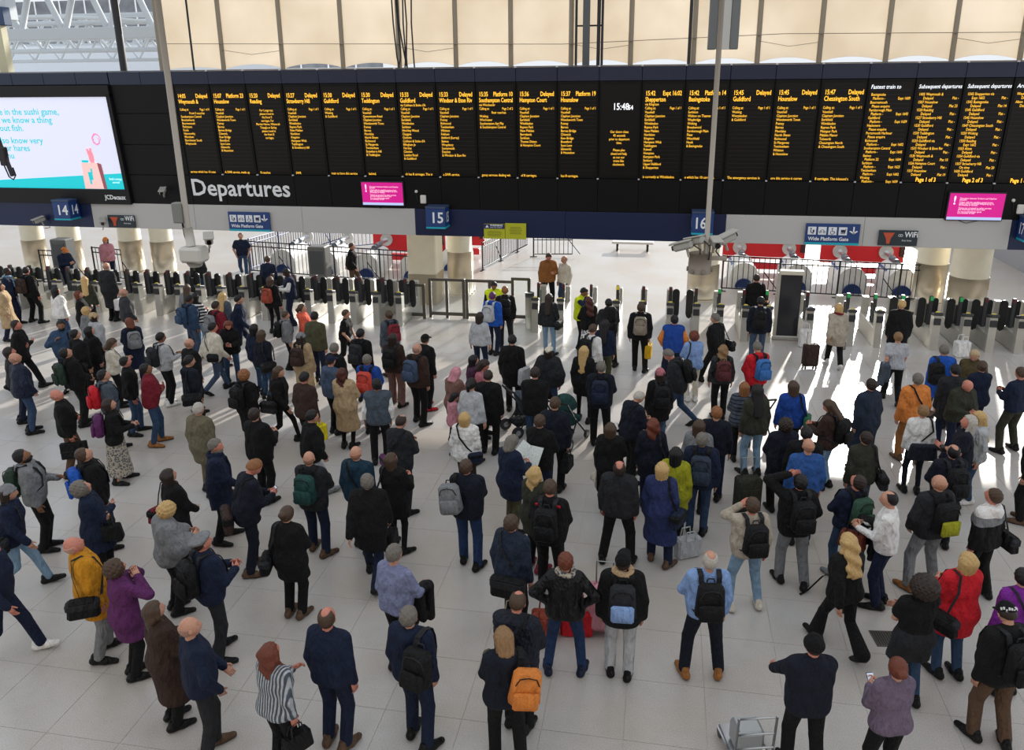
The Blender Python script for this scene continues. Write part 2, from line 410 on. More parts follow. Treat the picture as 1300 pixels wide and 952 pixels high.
BOT = dict(trousers=(.086, .070, .064), jeans=(.083, .064, .055), leggings=(.074, .052, .040), wide=(.088, .085, .085), flare=(.080, .062, .095))
def bottom_mesh(J, style, sex, h, skirt=False):
    if style == 'skirt':
        dz = J['dz']
        pr = [(Vector((-.05, -.01, .96+dz)), Vector((.05, -.01, .96+dz)), .115, .115), (Vector((0, -.01, .95+dz)), Vector((0, 0, .2)), .14, .22), (Vector((-.05, 0, .9)), Vector((-.1, .02, .18)), .12, .14), (Vector((.05, 0, .9)), Vector((.1, 0, .18)), .12, .14)]
        lo, hi = bbox([p for q in pr for p in q[:2]], .26); lo[2] = .14
        return snet(lambda P: np.maximum(np.maximum(union(P, pr, .06)+.008*np.sin(np.arctan2(P[..., 1], P[..., 0])*14), .18-P[..., 2]), P[..., 2]-1.06), lo, hi, h)
    a, b, c = BOT[style]
    hips = torso(J, .014, sex)[3:4]+[(Vector((-.05, -.01, 1.02+J['dz'])), Vector((.05, -.01, 1.02+J['dz'])), .10, .10)]
    legs = []
    for n, s in (('L', -1), ('R', 1)):
        hp, kn, an = J['hip'+n], J['kn'+n], J['an'+n]
        up = an.lerp(kn, .06)
        legs.append([(hp, kn, a+.008, b), (kn, up, b, c)])
    lo, hi = bbox([p for l in legs for q in l for p in q[:2]]+[hips[1][0], hips[1][1]], .17)
    def fn(P):
        d = union(P, hips, .05)
        for l in legs: d = smin(d, union(P, l, .015), .025)
        return d
    return snet(fn, lo, hi, h)
_head_cache = {}
def head_geo(sex):
    if sex in _head_cache: return _head_cache[sex]
    V = []; F = []; nu, nv = 28, 18
    for j in range(nv+1):
        a = math.pi*j/nv
        for i in range(nu):
            b = 2*math.pi*i/nu; b = b+.32*math.sin(2*(b-math.pi/2))*-.5*(1 if math.sin(b) > 0 else 0)
            x, y, z = .074*math.sin(a)*math.cos(b), .094*math.sin(a)*math.sin(b), .117*math.cos(a)
            t = max(0, -z/.117)
            x *= 1-(.30 if sex == 'm' else .36)*t**1.5
            if y < 0: y *= 1-.42*t
            else: y = y*(1-.04*t) + .012*t*math.exp(-(x/.03)**2)
            if y > .03:
                y += .020*math.exp(-(x/.013)**2)*max(0, min(1, (.03-z)/.06))*(1 if z > -.038 else max(0, 1-(-.038-z)/.012))
                y -= .009*math.exp(-((abs(x)-.031)/.013)**2-((z-.008)/.014)**2)
                y += .005*math.exp(-((z-.034)/.010)**2)
                y -= .004*math.exp(-((z+.05)/.008)**2-(x/.03)**2)
            V.append((x, y, z))
    for j in range(nv):
        for i in range(nu): F.append((j*nu+i, (j+1)*nu+i, (j+1)*nu+(i+1) % nu, j*nu+(i+1) % nu))
    mb = MB(); mb.add(V, F, 0)
    for s in (-1, 1):
        mb.ball((s*.030, .071, .007), (.013, .010, .007), 8, 4, 1)
        mb.ball((s*.076, -.006, -.006), (.009, .020, .032), 8, 6, 0)
    mb.ball((0, .083, -.056), (.021, .008, .0065), 8, 4, 2)
    _head_cache[sex] = mb; return mb
_hand_cache = {}
def hand_geo(s, curl):
    k = (s, round(curl, 1))
    if k in _hand_cache: return _hand_cache[k]
    mb = MB(); mb.box((0, 0, .05), (.078, .03, .095), 0, ch=.011)
    for i, (fx, L) in enumerate(((-.029, .062), (-.010, .074), (.010, .078), (.029, .070))):
        a = curl*.8; P = [Vector((fx, 0, .088))]; d = .25*curl
        for q in range(3):
            P.append(P[-1]+Vector((0, math.sin(d), math.cos(d)))*L*(.42, .33, .25)[q]); d += a*.75
        mb.tube(P, [.0095, .009, .0085, .0065], 5, 0)
    mb.tube([(.034, .004, .02), (.055, .014, .05), (.058, .03, .082)], [.0125, .011, .008], 5, 0)
    if s > 0: mb.V = [(-x, y, z) for x, y, z in mb.V]; mb.F = [f[::-1] for f in mb.F]
    _hand_cache[k] = mb; return mb
def body_geo(J, sex, h):
    T = J['T']
    pr = torso(J, -.008, sex)+[(T(0, -.015, 1.42), J['head'] @ Vector((0, -.02, -.05)), .056, .052)]
    for n in 'LR':
        pr += [(J['sh'+n], J['el'+n], .047, .040), (J['el'+n], J['wr'+n], .040, .028), (J['hip'+n], J['kn'+n], .062, .042), (J['kn'+n], J['kn'+n].lerp(J['an'+n], .35), .041, .041), (J['kn'+n].lerp(J['an'+n], .35), J['an'+n]-Vector((0, 0, .03)), .041, .030)]
    lo, hi = bbox([p for q in pr for p in q[:2]], .16)
    V, Q = snet(lambda P: union(P, pr, .022), lo, hi, h)
    V = V.tolist(); F = Q.tolist(); M = [0]*len(F)
    def app(mb, mat):
        n = len(V)
        V.extend(tuple(mat @ Vector(v)) for v in mb.V); F.extend([i+n for i in f] for f in mb.F); M.extend(mb.M)
    app(head_geo(sex), J['head'])
    for n, s in (('L', -1), ('R', 1)):
        z = J['hd'+n]; fore = (J['wr'+n]-J['el'+n]).normalized(); z = (z+fore*.8).normalized()
        inw = Vector((-s, .2, 0)) if abs(z.x) < .8 else Vector((0, -1, .2))
        y = (inw-z*inw.dot(z)).normalized(); x = y.cross(z)
        m = Matrix((x, y, z)).transposed().to_4x4(); m.translation = J['wr'+n]-z*.012
        app(hand_geo(s, J['cu'+n]), m); J['hm'+n] = m
    return V, F, M
# hair and headgear, each built once in head space and shared
_hair_cache = {}
def hair_mesh(kind):
    if kind in _hair_cache: return _hair_cache[kind]
    def cap(P, t): return sd_ell(P, (0, -.008, .012), (.077+t, .095+t, .110+t))
    def line(P, front=.062, side=-.012, back=-.075):
        y = P[..., 1]; w = np.clip((y+.10)/.20, 0, 1)
        zb = np.where(w < .5, back+(side-back)*(w*2)**1.2, side+(front-side)*np.clip((w*2-1)*1.5, 0, 1))
        return zb-P[..., 2]
    def face(P): return -sd_ell(P, (0, .105, -.035), (.062, .085, .105))
    h = .0095; lo, hi = (-.14, -.16, -.13), (.14, .15, .18)
    if kind in ('short', 'beard'):
        def fn(P):
            d = np.maximum(cap(P, .011), line(P, .062, -.004, -.052))
            if kind == 'beard':
                d = np.minimum(d, np.maximum(sd_ell(P, (0, .012, -.072), (.063, .082, .056)), np.maximum(P[..., 2]+.035, -sd_ell(P, (0, .12, -.045), (.03, .05, .03)))))
            return d+.0035*np.sin(P[..., 0]*80+P[..., 1]*45+1)*np.sin(P[..., 2]*60+P[..., 1]*70)
    elif kind == 'bald':
        def fn(P): return np.maximum(np.maximum(np.maximum(cap(P, .0015), line(P, .3, -.02)), P[..., 2]-.03+P[..., 1]*.3), P[..., 1]-.015)
    elif kind == 'balding':
        def fn(P): return np.maximum(np.maximum(np.maximum(cap(P, .008), line(P, .3, -.012)), -sd_ell(P, (0, .0, .125), (.050, .075, .062))), P[..., 1]-.03)
    elif kind in ('bob', 'long', 'wavy', 'ponytail', 'bun'):
        L = {'bob': -.13, 'long': -.40, 'wavy': -.36, 'ponytail': -.02, 'bun': -.02}[kind]
        lo = (-.16, -.26, L-.09)
        def fn(P):
            d = np.maximum(cap(P, .013), line(P, .06, -.02))
            if kind == 'bun': return smin(d, sd_ell(P, (0, -.115, .045), (.05, .045, .045)), .02)
            if kind == 'ponytail': return smin(d, union(P, [((0, -.10, .04), (0, -.145, .0), .032, .036), ((0, -.145, .0), (0, -.13, -.22), .036, .018)], .02), .015)
            w = .012 if kind == 'wavy' else 0
            Q = P.copy(); Q[..., 0] += w*np.sin(P[..., 2]*42); Q[..., 1] += w*np.cos(P[..., 2]*37+P[..., 0]*25)
            wd = .018 if kind == 'wavy' else 0
            yb = -.08 if kind == 'bob' else -.165
            pr = [((-.042, -.055, .03), (-.048-wd, yb, L), .050, .034), ((.042, -.055, .03), (.048+wd, yb, L), .050, .034), ((0, -.062, .03), (0, yb-.01, L-.02), .050, .036),
                  ((-.072, -.005, .03), (-.072-wd, -.03, max(L, -.22)), .024, .022), ((.072, -.005, .03), (.072+wd, -.03, max(L, -.22)), .024, .022)]
            e = smin(d, union(Q, pr, .03), .03)
            return np.maximum(e, face(P))+.003*np.sin(P[..., 0]*170+P[..., 1]*60)
    elif kind in ('curly', 'afro'):
        r = .030 if kind == 'curly' else .062
        lo = (-.19, -.2, -.15); hi = (.19, .17, .22)
        def fn(P):
            d = sd_ell(P, (0, -.022, .015), (.080+r, .092+r, .108+r*.8))
            d = d+.012*np.sin(P[..., 0]*95+P[..., 2]*30+1)*np.sin(P[..., 1]*90+P[..., 0]*35)*np.sin(P[..., 2]*92+P[..., 1]*40+2)
            return np.maximum(np.maximum(d, face(P)), -.11-P[..., 2])
    elif kind == 'beanie':
        def fn(P): return np.maximum(smin(sd_ell(P, (0, -.012, .035), (.09, .105, .108)), np.maximum(cap(P, .022), np.abs(P[..., 2]-.03)-.022), .01), .012+P[..., 1]*.22-P[..., 2])
    elif kind == 'cap':
        hi = (.14, .22, .18)
        def fn(P):
            dome = np.maximum(cap(P, .014), .035-P[..., 2])
            brim = np.maximum(sd_ell(P, (0, .085, .045), (.075, .10, .05)), np.abs(P[..., 2]-.045+P[..., 1]*.12)-.010)
            return np.minimum(np.minimum(dome, brim), np.maximum(sd_ell(P, (0, -.12, .14), (.01, .01, .01)), 0+P[..., 2]*0))
    elif kind == 'flatcap':
        hi = (.15, .2, .17)
        def fn(P): return np.maximum(smin(sd_ell(P, (0, .0, .07), (.105, .135, .042)), np.maximum(cap(P, .014), .03-P[..., 2]), .02), .028-P[..., 1]*.1-P[..., 2])
    elif kind == 'hood':
        lo = (-.2, -.2, -.2)
        def fn(P): return np.maximum(smin(cap(P, .022), union(P, [((0, -.03, -.02), (0, -.02, -.16), .095, .12)], .03), .03), -sd_ell(P, (0, .12, -.02), (.055, .09, .09)))
    V, Q = snet(fn, lo, hi, h)
    me = new_mesh('hair_'+kind, V, Q, [hairmat('brown')], None, True)
    _hair_cache[kind] = me; return me
_shoe_cache = {}
def shoe_mesh():
    if 's' not in _shoe_cache:
        def fn(P):
            Q = P.copy(); Q[..., 0] *= 1.0
            d = union(Q, [((0, -.06, .045), (0, .06, .040), .043, .046), ((0, .06, .04), (0, .16, .028), .046, .034), ((0, -.045, .05), (0, -.035, .115), .042, .040)], .02)
            return np.maximum(d, -P[..., 2]+.0005)
        V, Q = snet(fn, (-.08, -.14, -.02), (.08, .23, .16), .0125)
        V[:, 2] = np.maximum(V[:, 2], 0)
        zc = V[Q].mean(1)[:, 2]
        _shoe_cache['s'] = new_mesh('shoe', V, Q, [fabric('black', .5), plain('sole_black', '1c1b1b', .7)], (zc < .024).astype(int), True)
    return _shoe_cache['s']

WORDS = dict(stripebw='black-and-white striped', stripegrey='grey striped', navygrey='navy and grey striped', hivis='yellow high-visibility', blackred='black and red', blackwhite='white and black',
             blacklime='black and lime', blackblue='black and blue', blackprint='black printed', brownpink='dusty brown', redorange='orange-red', rustbrown='rust-brown', mustardyellow='yellow', olivebrown='olive-brown', tealnavy='teal', slatenavy='slate navy', forest='forest green', denim='denim blue', rust='rust red')
def cw(c):
    if c in WORDS: return WORDS[c]
    for p in ('dark', 'light', 'royal', 'medium', 'steel', 'sky', 'slate', 'denim'):
        if c.startswith(p) and len(c) > len(p): return p+' '+c[len(p):]
    return c
HAIRW = dict(short='short %s hair', beard='beard and %s hair', bald='a bald head', balding='thinning %s hair', bob='%s bobbed hair', long='long %s hair', wavy='wavy %s hair', ponytail='%s ponytail', bun='%s hair bun',
             curly='curly %s hair', afro='bushy %s curls', beanie='%s beanie', cap='%s cap', flatcap='%s flat cap', hood='%s head covering')
TOPW = dict(tee='t-shirt', shirt='shirt', jumper='jumper', suit='suit jacket', jacket='jacket', leather='leather jacket', hoodie='hooded top', hoodfur='parka', puffer='padded jacket', coat='coat', long='long coat', cape='cape', vest='waistcoat')
BOTW = dict(trousers='trousers', jeans='jeans', leggings='leggings', wide='wide trousers', flare='flared trousers', skirt='long skirt')
TOPPART = dict(tee='t_shirt', shirt='shirt', jumper='jumper', suit='suit_jacket', jacket='jacket', leather='leather_jacket', hoodie='hooded_top', hoodfur='parka', puffer='padded_jacket', coat='coat', long='long_coat', cape='cape', vest='waistcoat')
SHOECOL = dict(trainernavy=('navy', 'white'), trainerblack=('black', 'white'), white=('white', 'white'))
def ribbon(P, w, t=.006):
    # a flat strap along P, width measured across the direction given with each point
    V = []; F = []
    for p, d, n in P:
        p = Vector(p); d = Vector(d).normalized()*w/2; n = Vector(n).normalized()*t
        V += [p-d, p+d, p+d+n, p-d+n]
    for i in range(len(P)-1):
        for k in range(4): F.append((i*4+k, i*4+(k+1) % 4, i*4+4+(k+1) % 4, i*4+4+k))
    F += [(3, 2, 1, 0), tuple(range(len(V)-4, len(V)))]
    return V, F
def strap_path(side, g, hang):
    s = side
    if hang == 'back':      # backpack strap over one shoulder and under the arm
        return [((s*.085, -.12-g, 1.36), (1, 0, 0), (0, -1, 0)), ((s*.095, -.09-g, 1.465+g), (1, 0, 0), (0, -.6, 1)), ((s*.10, .0, 1.475+g), (1, 0, 0), (0, 0, 1)), ((s*.105, .085+g, 1.43), (1, 0, 0), (0, 1, .6)), ((s*.115, .135+g, 1.30), (1, 0, 0), (0, 1, 0)), ((s*.14, .125+g, 1.16), (1, .3, 0), (0, 1, 0)), ((s*.185+s*g, .02, 1.08), (0, 1, 0), (s, 0, 0)), ((s*.13, -.13-g, 1.04), (1, 0, .3), (0, -1, 0))]
    # cross-body loop from the opposite shoulder to the hip on side s
    return [((s*.19, -.06-g, .98), (.3, 1, 0), (s, -.4, 0)), ((s*.08, -.135-g, 1.14), (.7, 0, .7), (0, -1, 0)), ((-s*.05, -.135-g, 1.32), (.7, 0, s*.7), (0, -1, 0)), ((-s*.115, -.07-g, 1.462+g), (1, 0, 0), (0, -.5, 1)), ((-s*.115, .01, 1.475+g), (1, 0, 0), (0, 0, 1)), ((-s*.105, .09+g, 1.42), (1, 0, 0), (0, 1, .5)), ((0, .155+g, 1.24), (.7, 0, s*.7), (0, 1, 0)), ((s*.12, .14+g, 1.06), (.7, 0, s*.7), (0, 1, 0)), ((s*.20, .03, .97), (0, 1, 0), (s, 0, 0))]
TOPZ = {'n': 0}
_bag = {}
def bag_part(key, fn):
    if key not in _bag: _bag[key] = fn()
    return _bag[key]
def make_bag(kind, col, PM, J, arms, who, g):
    side = 1 if arms[1] in 'dFB' else -1
    hn = 'R' if side > 0 else 'L'
    c = fabric(col, .7); dark = fabric('charcoal', .7) if col == 'black' else fabric('black', .7); metal = plain('bag_metal', '9a9a98', .35, 1)
    word = cw(col)
    LT = Matrix.Translation((0, 0, .95+J['dz'])) @ Matrix.Rotation(-R(J['lean']), 4, 'X') @ Matrix.Translation((0, 0, -.95))
    def root(name, origin, lean=True):
        e = empty(name); M = PM @ (LT if lean else Matrix.Identity(4)) @ Matrix.Translation(origin); e.matrix_world = M; return e, Vector(origin)
    if kind in ('backpack', 'backpackside', 'backpackleft', 'guitarbag'):
        dx = {'backpackside': .16, 'backpackleft': -.16}.get(kind, 0)
        e, o = root('backpack', (dx, -.112-g, 1.02)); 
        if dx: e.rotation_euler.rotate_axis('Y', math.copysign(.12, dx))
        tall = kind == 'guitarbag'
        def mk():
            mb = MB(); mb.box((0, -.085, .21), (.31, .17, .44 if not tall else .8), 0, ch=.05, taper=.86); return mb.mesh('main_compartment', [c], True)
        link('main_compartment', bag_part(('bpm', tall), mk), e, [c])
        link('front_pocket', bag_part('bpf', lambda: MB().box((0, -.19, .12), (.25, .06, .22), 0, ch=.025).mesh('front_pocket', [c], True)), e, [fabric({'blackblue': 'skyblue', 'blacklime': 'chartreuse'}.get(col, col), .7) if col in ('blackblue', 'blacklime') else c])
        link('zip', bag_part('bpz', lambda: MB().tube([(-.115, -.168, .30), (-.08, -.172, .385), (0, -.174, .405), (.08, -.172, .385), (.115, -.168, .30)], .006, 5).mesh('zip', [dark])), e, [dark])
        link('carry_handle', bag_part('bph', lambda: MB().tube([(-.04, -.03, .425), (-.03, -.03, .465), (.03, -.03, .465), (.04, -.03, .425)], .009, 6).mesh('carry_handle', [dark])), e, [dark])
        for s in ((-1, 1) if dx == 0 else ((1,) if dx > 0 else (-1,))):
            P = [(Vector(p)-Vector((dx*.0, 0, 0))-o, d, n) for p, d, n in strap_path(s, g+.004, 'back')]
            V, F = ribbon(P, .055); link('shoulder_strap', new_mesh('shoulder_strap', V, F, [dark if col != 'lightgrey' else c], None, False), e)
        return tag(e, '%s backpack worn by %s' % (word, who), 'backpack', 'backpacks worn in the crowd')
    if kind in ('crossbag', 'messenger', 'shoulderbag', 'tote', 'toteback', 'duffel'):
        dim = dict(crossbag=(.25, .10, .20), messenger=(.42, .12, .29), shoulderbag=(.34, .13, .25), tote=(.36, .10, .36), toteback=(.46, .13, .30), duffel=(.34, .30, .34))[kind]
        org = dict(crossbag=(side*.21, -.10-g, .84), messenger=(side*.10, -.20-g, .72), shoulderbag=(side*.27, -.11-g, .80), tote=(side*.27, -.08-g, .74), toteback=(0, -.24-g, .80), duffel=(side*.34, -.06, .72))[kind]
        nm = dict(crossbag='crossbody_bag', messenger='messenger_bag', shoulderbag='shoulder_bag', tote='tote_bag', toteback='tote_bag', duffel='duffel_bag')[kind]
        e, o = root(nm, org, False)
        rot = {'crossbag': .6*side, 'messenger': .25*side, 'shoulderbag': 1.25*side, 'tote': 1.2*side, 'toteback': 0, 'duffel': 1.5}[kind]
        mb = MB(); mb.box((0, 0, dim[2]/2), dim, 0, rz=rot, ch=.03 if kind != 'duffel' else .09, taper=.86 if kind in ('tote', 'toteback', 'shoulderbag') else 1)
        link('bag_body', mb.mesh('bag_body', [c], kind == 'duffel'), e)
        if kind in ('crossbag', 'messenger', 'shoulderbag'):
            mb = MB(); mb.box((0, 0, dim[2]*.68), (dim[0]*1.02, dim[1]*1.12, dim[2]*.5), 0, rz=rot, ch=.03); link('flap', mb.mesh('flap', [dark], False), e)
        if kind in ('crossbag', 'messenger'):
            P = [(LT @ Vector(p)-o, d, n) for p, d, n in strap_path(side, g+.004, 'cross')]
        else:
            w = .115*side if kind != 'toteback' else .13
            top = Vector((w, 0, 1.478+g)); A = Vector((org[0]*.9, -.12-g, org[2]+dim[2])); B = Vector((org[0]*.95, .06, org[2]+dim[2]*.9))
            P = [(A-o, (1, 0, 0), (0, -1, 0)), (LT @ Vector((w*1.25, -.115-g, 1.30))-o, (1, 0, 0), (0, -1, 0)), (LT @ Vector((w, -.075-g, 1.462+g))-o, (1, 0, 0), (0, -.6, 1)), (LT @ top-o, (1, 0, 0), (0, 0, 1)), (LT @ Vector((w, .08+g, 1.44))-o, (1, 0, 0), (0, 1, .5)), (LT @ Vector((w*1.25, .13+g, 1.28))-o, (1, 0, 0), (0, 1, 0)), (B-o, (0, 1, 0), (1, 0, 0))]
        V, F = ribbon(P, .03); link('strap', new_mesh('strap', V, F, [dark], None, False), e)
        return tag(e, '%s %s worn by %s' % (word, nm.replace('_', ' '), who), 'bag', 'bags carried in the crowd')
    if kind in ('handbag', 'briefcase', 'carrier'):
        hm = J['hm'+hn]; gp = hm @ Vector((0, .02, .10))
        dim = dict(handbag=(.34, .13, .24), briefcase=(.42, .10, .31), carrier=(.30, .14, .34))[kind]
        drop = dict(handbag=.14, briefcase=.05, carrier=.10)[kind]
        nm = dict(handbag='handbag', briefcase='briefcase', carrier='carrier_bag')[kind]
        zb = max(.02, gp.z-drop-dim[2]); e, o = root(nm, (gp.x+side*.01, gp.y, zb), False)
        rz = 1.45
        mb = MB(); mb.box((0, 0, dim[2]/2), dim, 0, rz=rz, ch=.02 if kind != 'briefcase' else .012, taper=.84 if kind == 'handbag' else (.95 if kind == 'carrier' else 1)); link('bag_body', mb.mesh('bag_body', [c], False), e)
        if kind == 'briefcase':
            mb = MB(); mb.box((0, 0, dim[2]*.5), (dim[0]*1.01, dim[1]*1.06, .02), 0, rz=rz); link('seam_trim', mb.mesh('seam_trim', [dark]), e)
        ht = gp.z-zb
        for q in (-1, 1):
            yy = q*dim[1]*.35
            pts = [Vector((-dim[0]*.22, yy, dim[2]*.97)), Vector((-dim[0]*.17, yy*.4, ht*.93)), Vector((0, yy*.1, ht)), Vector((dim[0]*.17, yy*.4, ht*.93)), Vector((dim[0]*.22, yy, dim[2]*.97))]
            M3 = Matrix.Rotation(rz, 3, 'Z'); mb = MB(); mb.tube([M3 @ p for p in pts], .008, 6); link('handle', mb.mesh('handle', [dark if kind != 'carrier' else c], True), e)
            if kind == 'briefcase': break
        return tag(e, '%s %s held by %s' % (word, nm.replace('_', ' '), who), 'bag', 'bags carried in the crowd')
    if kind in ('phone', 'newspaper', 'camera', 'hathand'):
        hm = J['hmR'] if kind != 'hathand' else J['hm'+hn]; p = hm @ Vector((0, .035, .09))
        if kind == 'phone':
            e, o = root('mobile_phone', p, False)
            link('case', bag_part('phc', lambda: MB().box((0, 0, 0), (.074, .010, .15), 0, rx=-.7, ch=.004).mesh('case', [plain('phone_black', '101012', .3)])), e)
            link('screen', bag_part('phs', lambda: MB().box((0, -.0045, .004), (.066, .005, .136), 0, rx=-.7).mesh('screen', [glow('phone_screen', 'b9c6da', .6)])), e)
            return tag(e, 'black mobile phone held by %s' % who, 'phone', 'mobile phones in hands')
        if kind == 'newspaper':
            e, o = root('newspaper', p+Vector((-.08, .06, .02)), False)
            for s in (-1, 1):
                mb = MB(); mb.box((s*.13, 0, .06), (.27, .012, .36), 0, rz=s*.3, rx=-.7); link('page', mb.mesh('page', [plain('newsprint', 'c9cfca', .9, vary=.25, scale=60)]), e)
            return tag(e, 'folded newspaper held by %s' % who, 'newspaper')
        if kind == 'camera':
            e, o = root('camera', p+Vector((0, .03, 0)), False)
            link('camera_body', MB().box((0, 0, 0), (.14, .06, .095), 0, ch=.012).mesh('camera_body', [plain('camera_black', '141415', .5)]), e)
            link('lens', MB().tube([(0, .03, 0), (0, .11, 0)], .034, 12).mesh('lens', [plain('camera_black', '141415', .5)]), e)
            return tag(e, 'black camera held up by %s' % who, 'camera')
        e, o = root('sun_hat', p+Vector((0, 0, -.16)), False)
        mb = MB(); mb.tube([(side*.03, 0, 0), (side*.045, 0, 0)], .19, 20); link('brim', mb.mesh('brim', [c], False), e)
        mb = MB(); mb.tube([(side*.045, 0, 0), (side*.10, 0, 0), (side*.14, 0, 0)], [.095, .088, .06], 16); link('crown', mb.mesh('crown', [c], True), e)
        return tag(e, 'cream brimmed hat held by %s' % who, 'hat')
    if kind == 'jacketarm':
        wr = J['wr'+('R' if arms[1] in 'qf' else 'L')]; s = 1 if arms[1] in 'qf' else -1
        el = J['el'+('R' if s > 0 else 'L')]; mid = el.lerp(wr, .6)
        e, o = root('folded_jacket', mid, False)
        pr = [((-.02, -.10, .03), (.02, .09, .03), .055, .055), ((-.05, -.10, 0), (-.06, -.08, -.42), .05, .06), ((-.05, .08, 0), (-.06, .07, -.46), .05, .06), ((.05, -.08, 0), (.06, -.06, -.34), .045, .05), ((.05, .08, 0), (.06, .06, -.38), .045, .055)]
        V, Q = snet(lambda P: union(P, pr, .05), (-.2, -.25, -.6), (.2, .25, .15), .022)
        link('draped_cloth', new_mesh('draped_cloth', V, Q, [c], None, True), e)
        mb = MB(); mb.tube([(-.09, -.1, -.05), (-.115, -.08, -.25), (-.11, -.07, -.5)], [.035, .04, .036], 8); link('sleeve', mb.mesh('sleeve', [c], True), e)
        return tag(e, '%s jacket draped over arm of %s' % (word, who), 'jacket')
def make_person(row):
    f = row.split('|'); x, y, h, yaw = f[0].split(); x, y, h, yaw = float(x), float(y), float(h), float(yaw)
    sx, arms, legs, head = f[1].split(); sex = sx[0]; sk = sx[1] if len(sx) > 1 else 'l'
    rnd = random.Random(int(x*977+y*131))
    if sk == 'l' and rnd.random() < .3: sk = 'r'
    hk, hc = f[2].split(':'); tp = f[3].split(':'); bk, bc = f[4].split(':'); shoe = f[5]
    ex = [e for e in f[6].split(',') if e]; hint = f[7] if len(f) > 7 else ''
    yaw += rnd.uniform(-6, 6)
    if legs == 'n' and rnd.random() < .3 and not 22 < y < 25: legs = 'k'
    near = y < 13.5
    vt, vb = (.022, .031) if near else (.028, .038)
    sc = h/1.75
    root = empty('person', (x, y, 0), -R(yaw), sc); fat = sc*(1.08 if h > 1.4 else 1.0); root.scale = (fat, fat, sc)
    PM = Matrix.LocRotScale(Vector((x, y, 0)), Euler((0, 0, -R(yaw))), Vector((fat, fat, sc)))
    J = pose(arms, legs, head, sex, rnd)
    V, F, M = body_geo(J, sex, .025 if f[3].startswith('tee') else vb)
    skin = skinmat(sk); eye = plain('eye_dark', '20160f', .2); lip = plain('lip_'+sk, {'l': '9a5a50', 'r': '9a5248', 'b': '6e3f36', 'd': '40231f'}[sk], .5)
    link('body', new_mesh('body', V, F, [skin, eye, lip], M, True), root)
    belly = rnd.choice([0, 0, .01, .025]) if sex == 'm' else 0
    style, tc = tp[0], tp[1]
    V, Q = top_mesh(J, style, sex, vt, belly)
    tm = fabric(tc, .42 if style == 'leather' else (.6 if style == 'puffer' else .85))
    top = link(TOPPART[style], new_mesh(TOPPART[style], V, Q, [tm], None, True), root)
    g = STY[style][0]
    if style == 'vest':
        V, Q = top_mesh(J, 'vest', sex, vt, belly, only_sleeves=True)
        link('undershirt', new_mesh('undershirt', V, Q, [fabric(tp[2])], None, True), root)
        if tc == 'hivis':
            T = J['T']; mb = MB()
            for zz in (1.0, 1.14):
                c0 = T(0, 0, zz); P = [(c0+Vector((.185*math.cos(a), .155*math.sin(a), 0))) for a in [2*math.pi*k/20 for k in range(21)]]
                mb.tube(P, .024, 4, cap=False, flat=.9)
            mb.build('reflective_band', [plain('reflective_band', 'c9ccd0', .3, .3)], top, True)
    if tc == 'blackred':
        T = J['T']; mb = MB()
        for s in (-1, 1): mb.box(T(s*.135, -.085, 1.40), (.05, .02, .14), 0, rx=.5, ch=.008)
        mb.build('shoulder_flash', [fabric('red')], top)
    V, Q = bottom_mesh(J, bk, sex, vt if near else .03)
    link(BOTW[bk].replace(' ', '_'), new_mesh(bk, V, Q, [fabric(bc if bc != 'blackwhite' else 'blackwhite_print')], None, True), root)
    up, so = SHOECOL.get(shoe, (shoe, None))
    for n in 'LR':
        link('shoe', shoe_mesh(), root, [fabric(up, .5), plain('sole_white', 'd8d6d2', .6) if so else None], mw=J['ft'+n] @ Matrix.Diagonal((1.06, 1.12, 1.05, 1)))
    hats = ('cap', 'beanie', 'flatcap', 'hood')
    if hk in hats:
        nm = {'cap': 'cap', 'beanie': 'beanie', 'flatcap': 'flat_cap', 'hood': 'head_covering'}[hk]
        ho = link(nm, hair_mesh(hk), root, [fabric(hc, .9)], mw=J['head'])
        if hk != 'hood':
            link('hair', hair_mesh('short' if sex == 'm' else 'bob'), root, [hairmat('darkbrown')], mw=J['head'] @ Matrix.Scale(.955, 4))
        if hc == 'blackprint':
            mb = MB()
            for k in range(9):
                a = -1.0+k*.25; mb.box((.085*math.sin(a)*1.02, -.104*math.cos(a), .062+.012*math.sin(k*2.3)), (.016, .012, .026), 0, rz=a)
            mb.build('cap_print', [plain('cap_white', 'd8d8d8', .8)], ho)
    else:
        link('hair', hair_mesh(hk), root, [hairmat(hc, sk if hk == 'bald' else None)], mw=J['head'])
    def wrap(nm, mat, r0, r1, z0):
        T = J['T']; mb = MB(); P = [T(.088*math.cos(a), -.012+.088*math.sin(a), z0+.012*math.sin(2*a)) for a in [2*math.pi*k/18 for k in range(19)]]
        mb.tube(P, r0, 8, cap=False); return mb
    for e in list(ex):
        if e.startswith('scarf'):
            mb = wrap('scarf', None, .034, 0, 1.495); T = J['T']; mb.tube([T(.05, .10+g, 1.46), T(.06, .145+g, 1.3), T(.05, .15+g, 1.12)], [.035, .04, .035], 6, flat=.4)
            mb.build('scarf', [fabric(e.split(':')[1], .9)], root, True); ex.remove(e)
    if style == 'hoodfur':
        wrap('fur', None, .045, 0, 1.50).build('fur_trim', [plain('fur_beige', 'b99c78', 1, bump=1.0, bscale=90, vary=.3, scale=40)], top, True)
    if 'shirtwaist' in ex:
        ex.remove('shirtwaist'); STY['tied'] = (.03, .62, .02)
        pr = torso(J, .03, sex)[2:4]+[(J['hip'+n], J['kn'+n], .13, .13) for n in 'LR']
        lo, hi = bbox([p for q in pr for p in q[:2]], .2); lo[2] = .58
        V, Q = snet(lambda P: np.maximum(np.maximum(union(P, pr, .08), .62-P[..., 2]), P[..., 2]-1.08), lo, hi, vt)
        link('tied_shirt', new_mesh('tied_shirt', V, Q, [fabric('charcoal')], None, True), root)
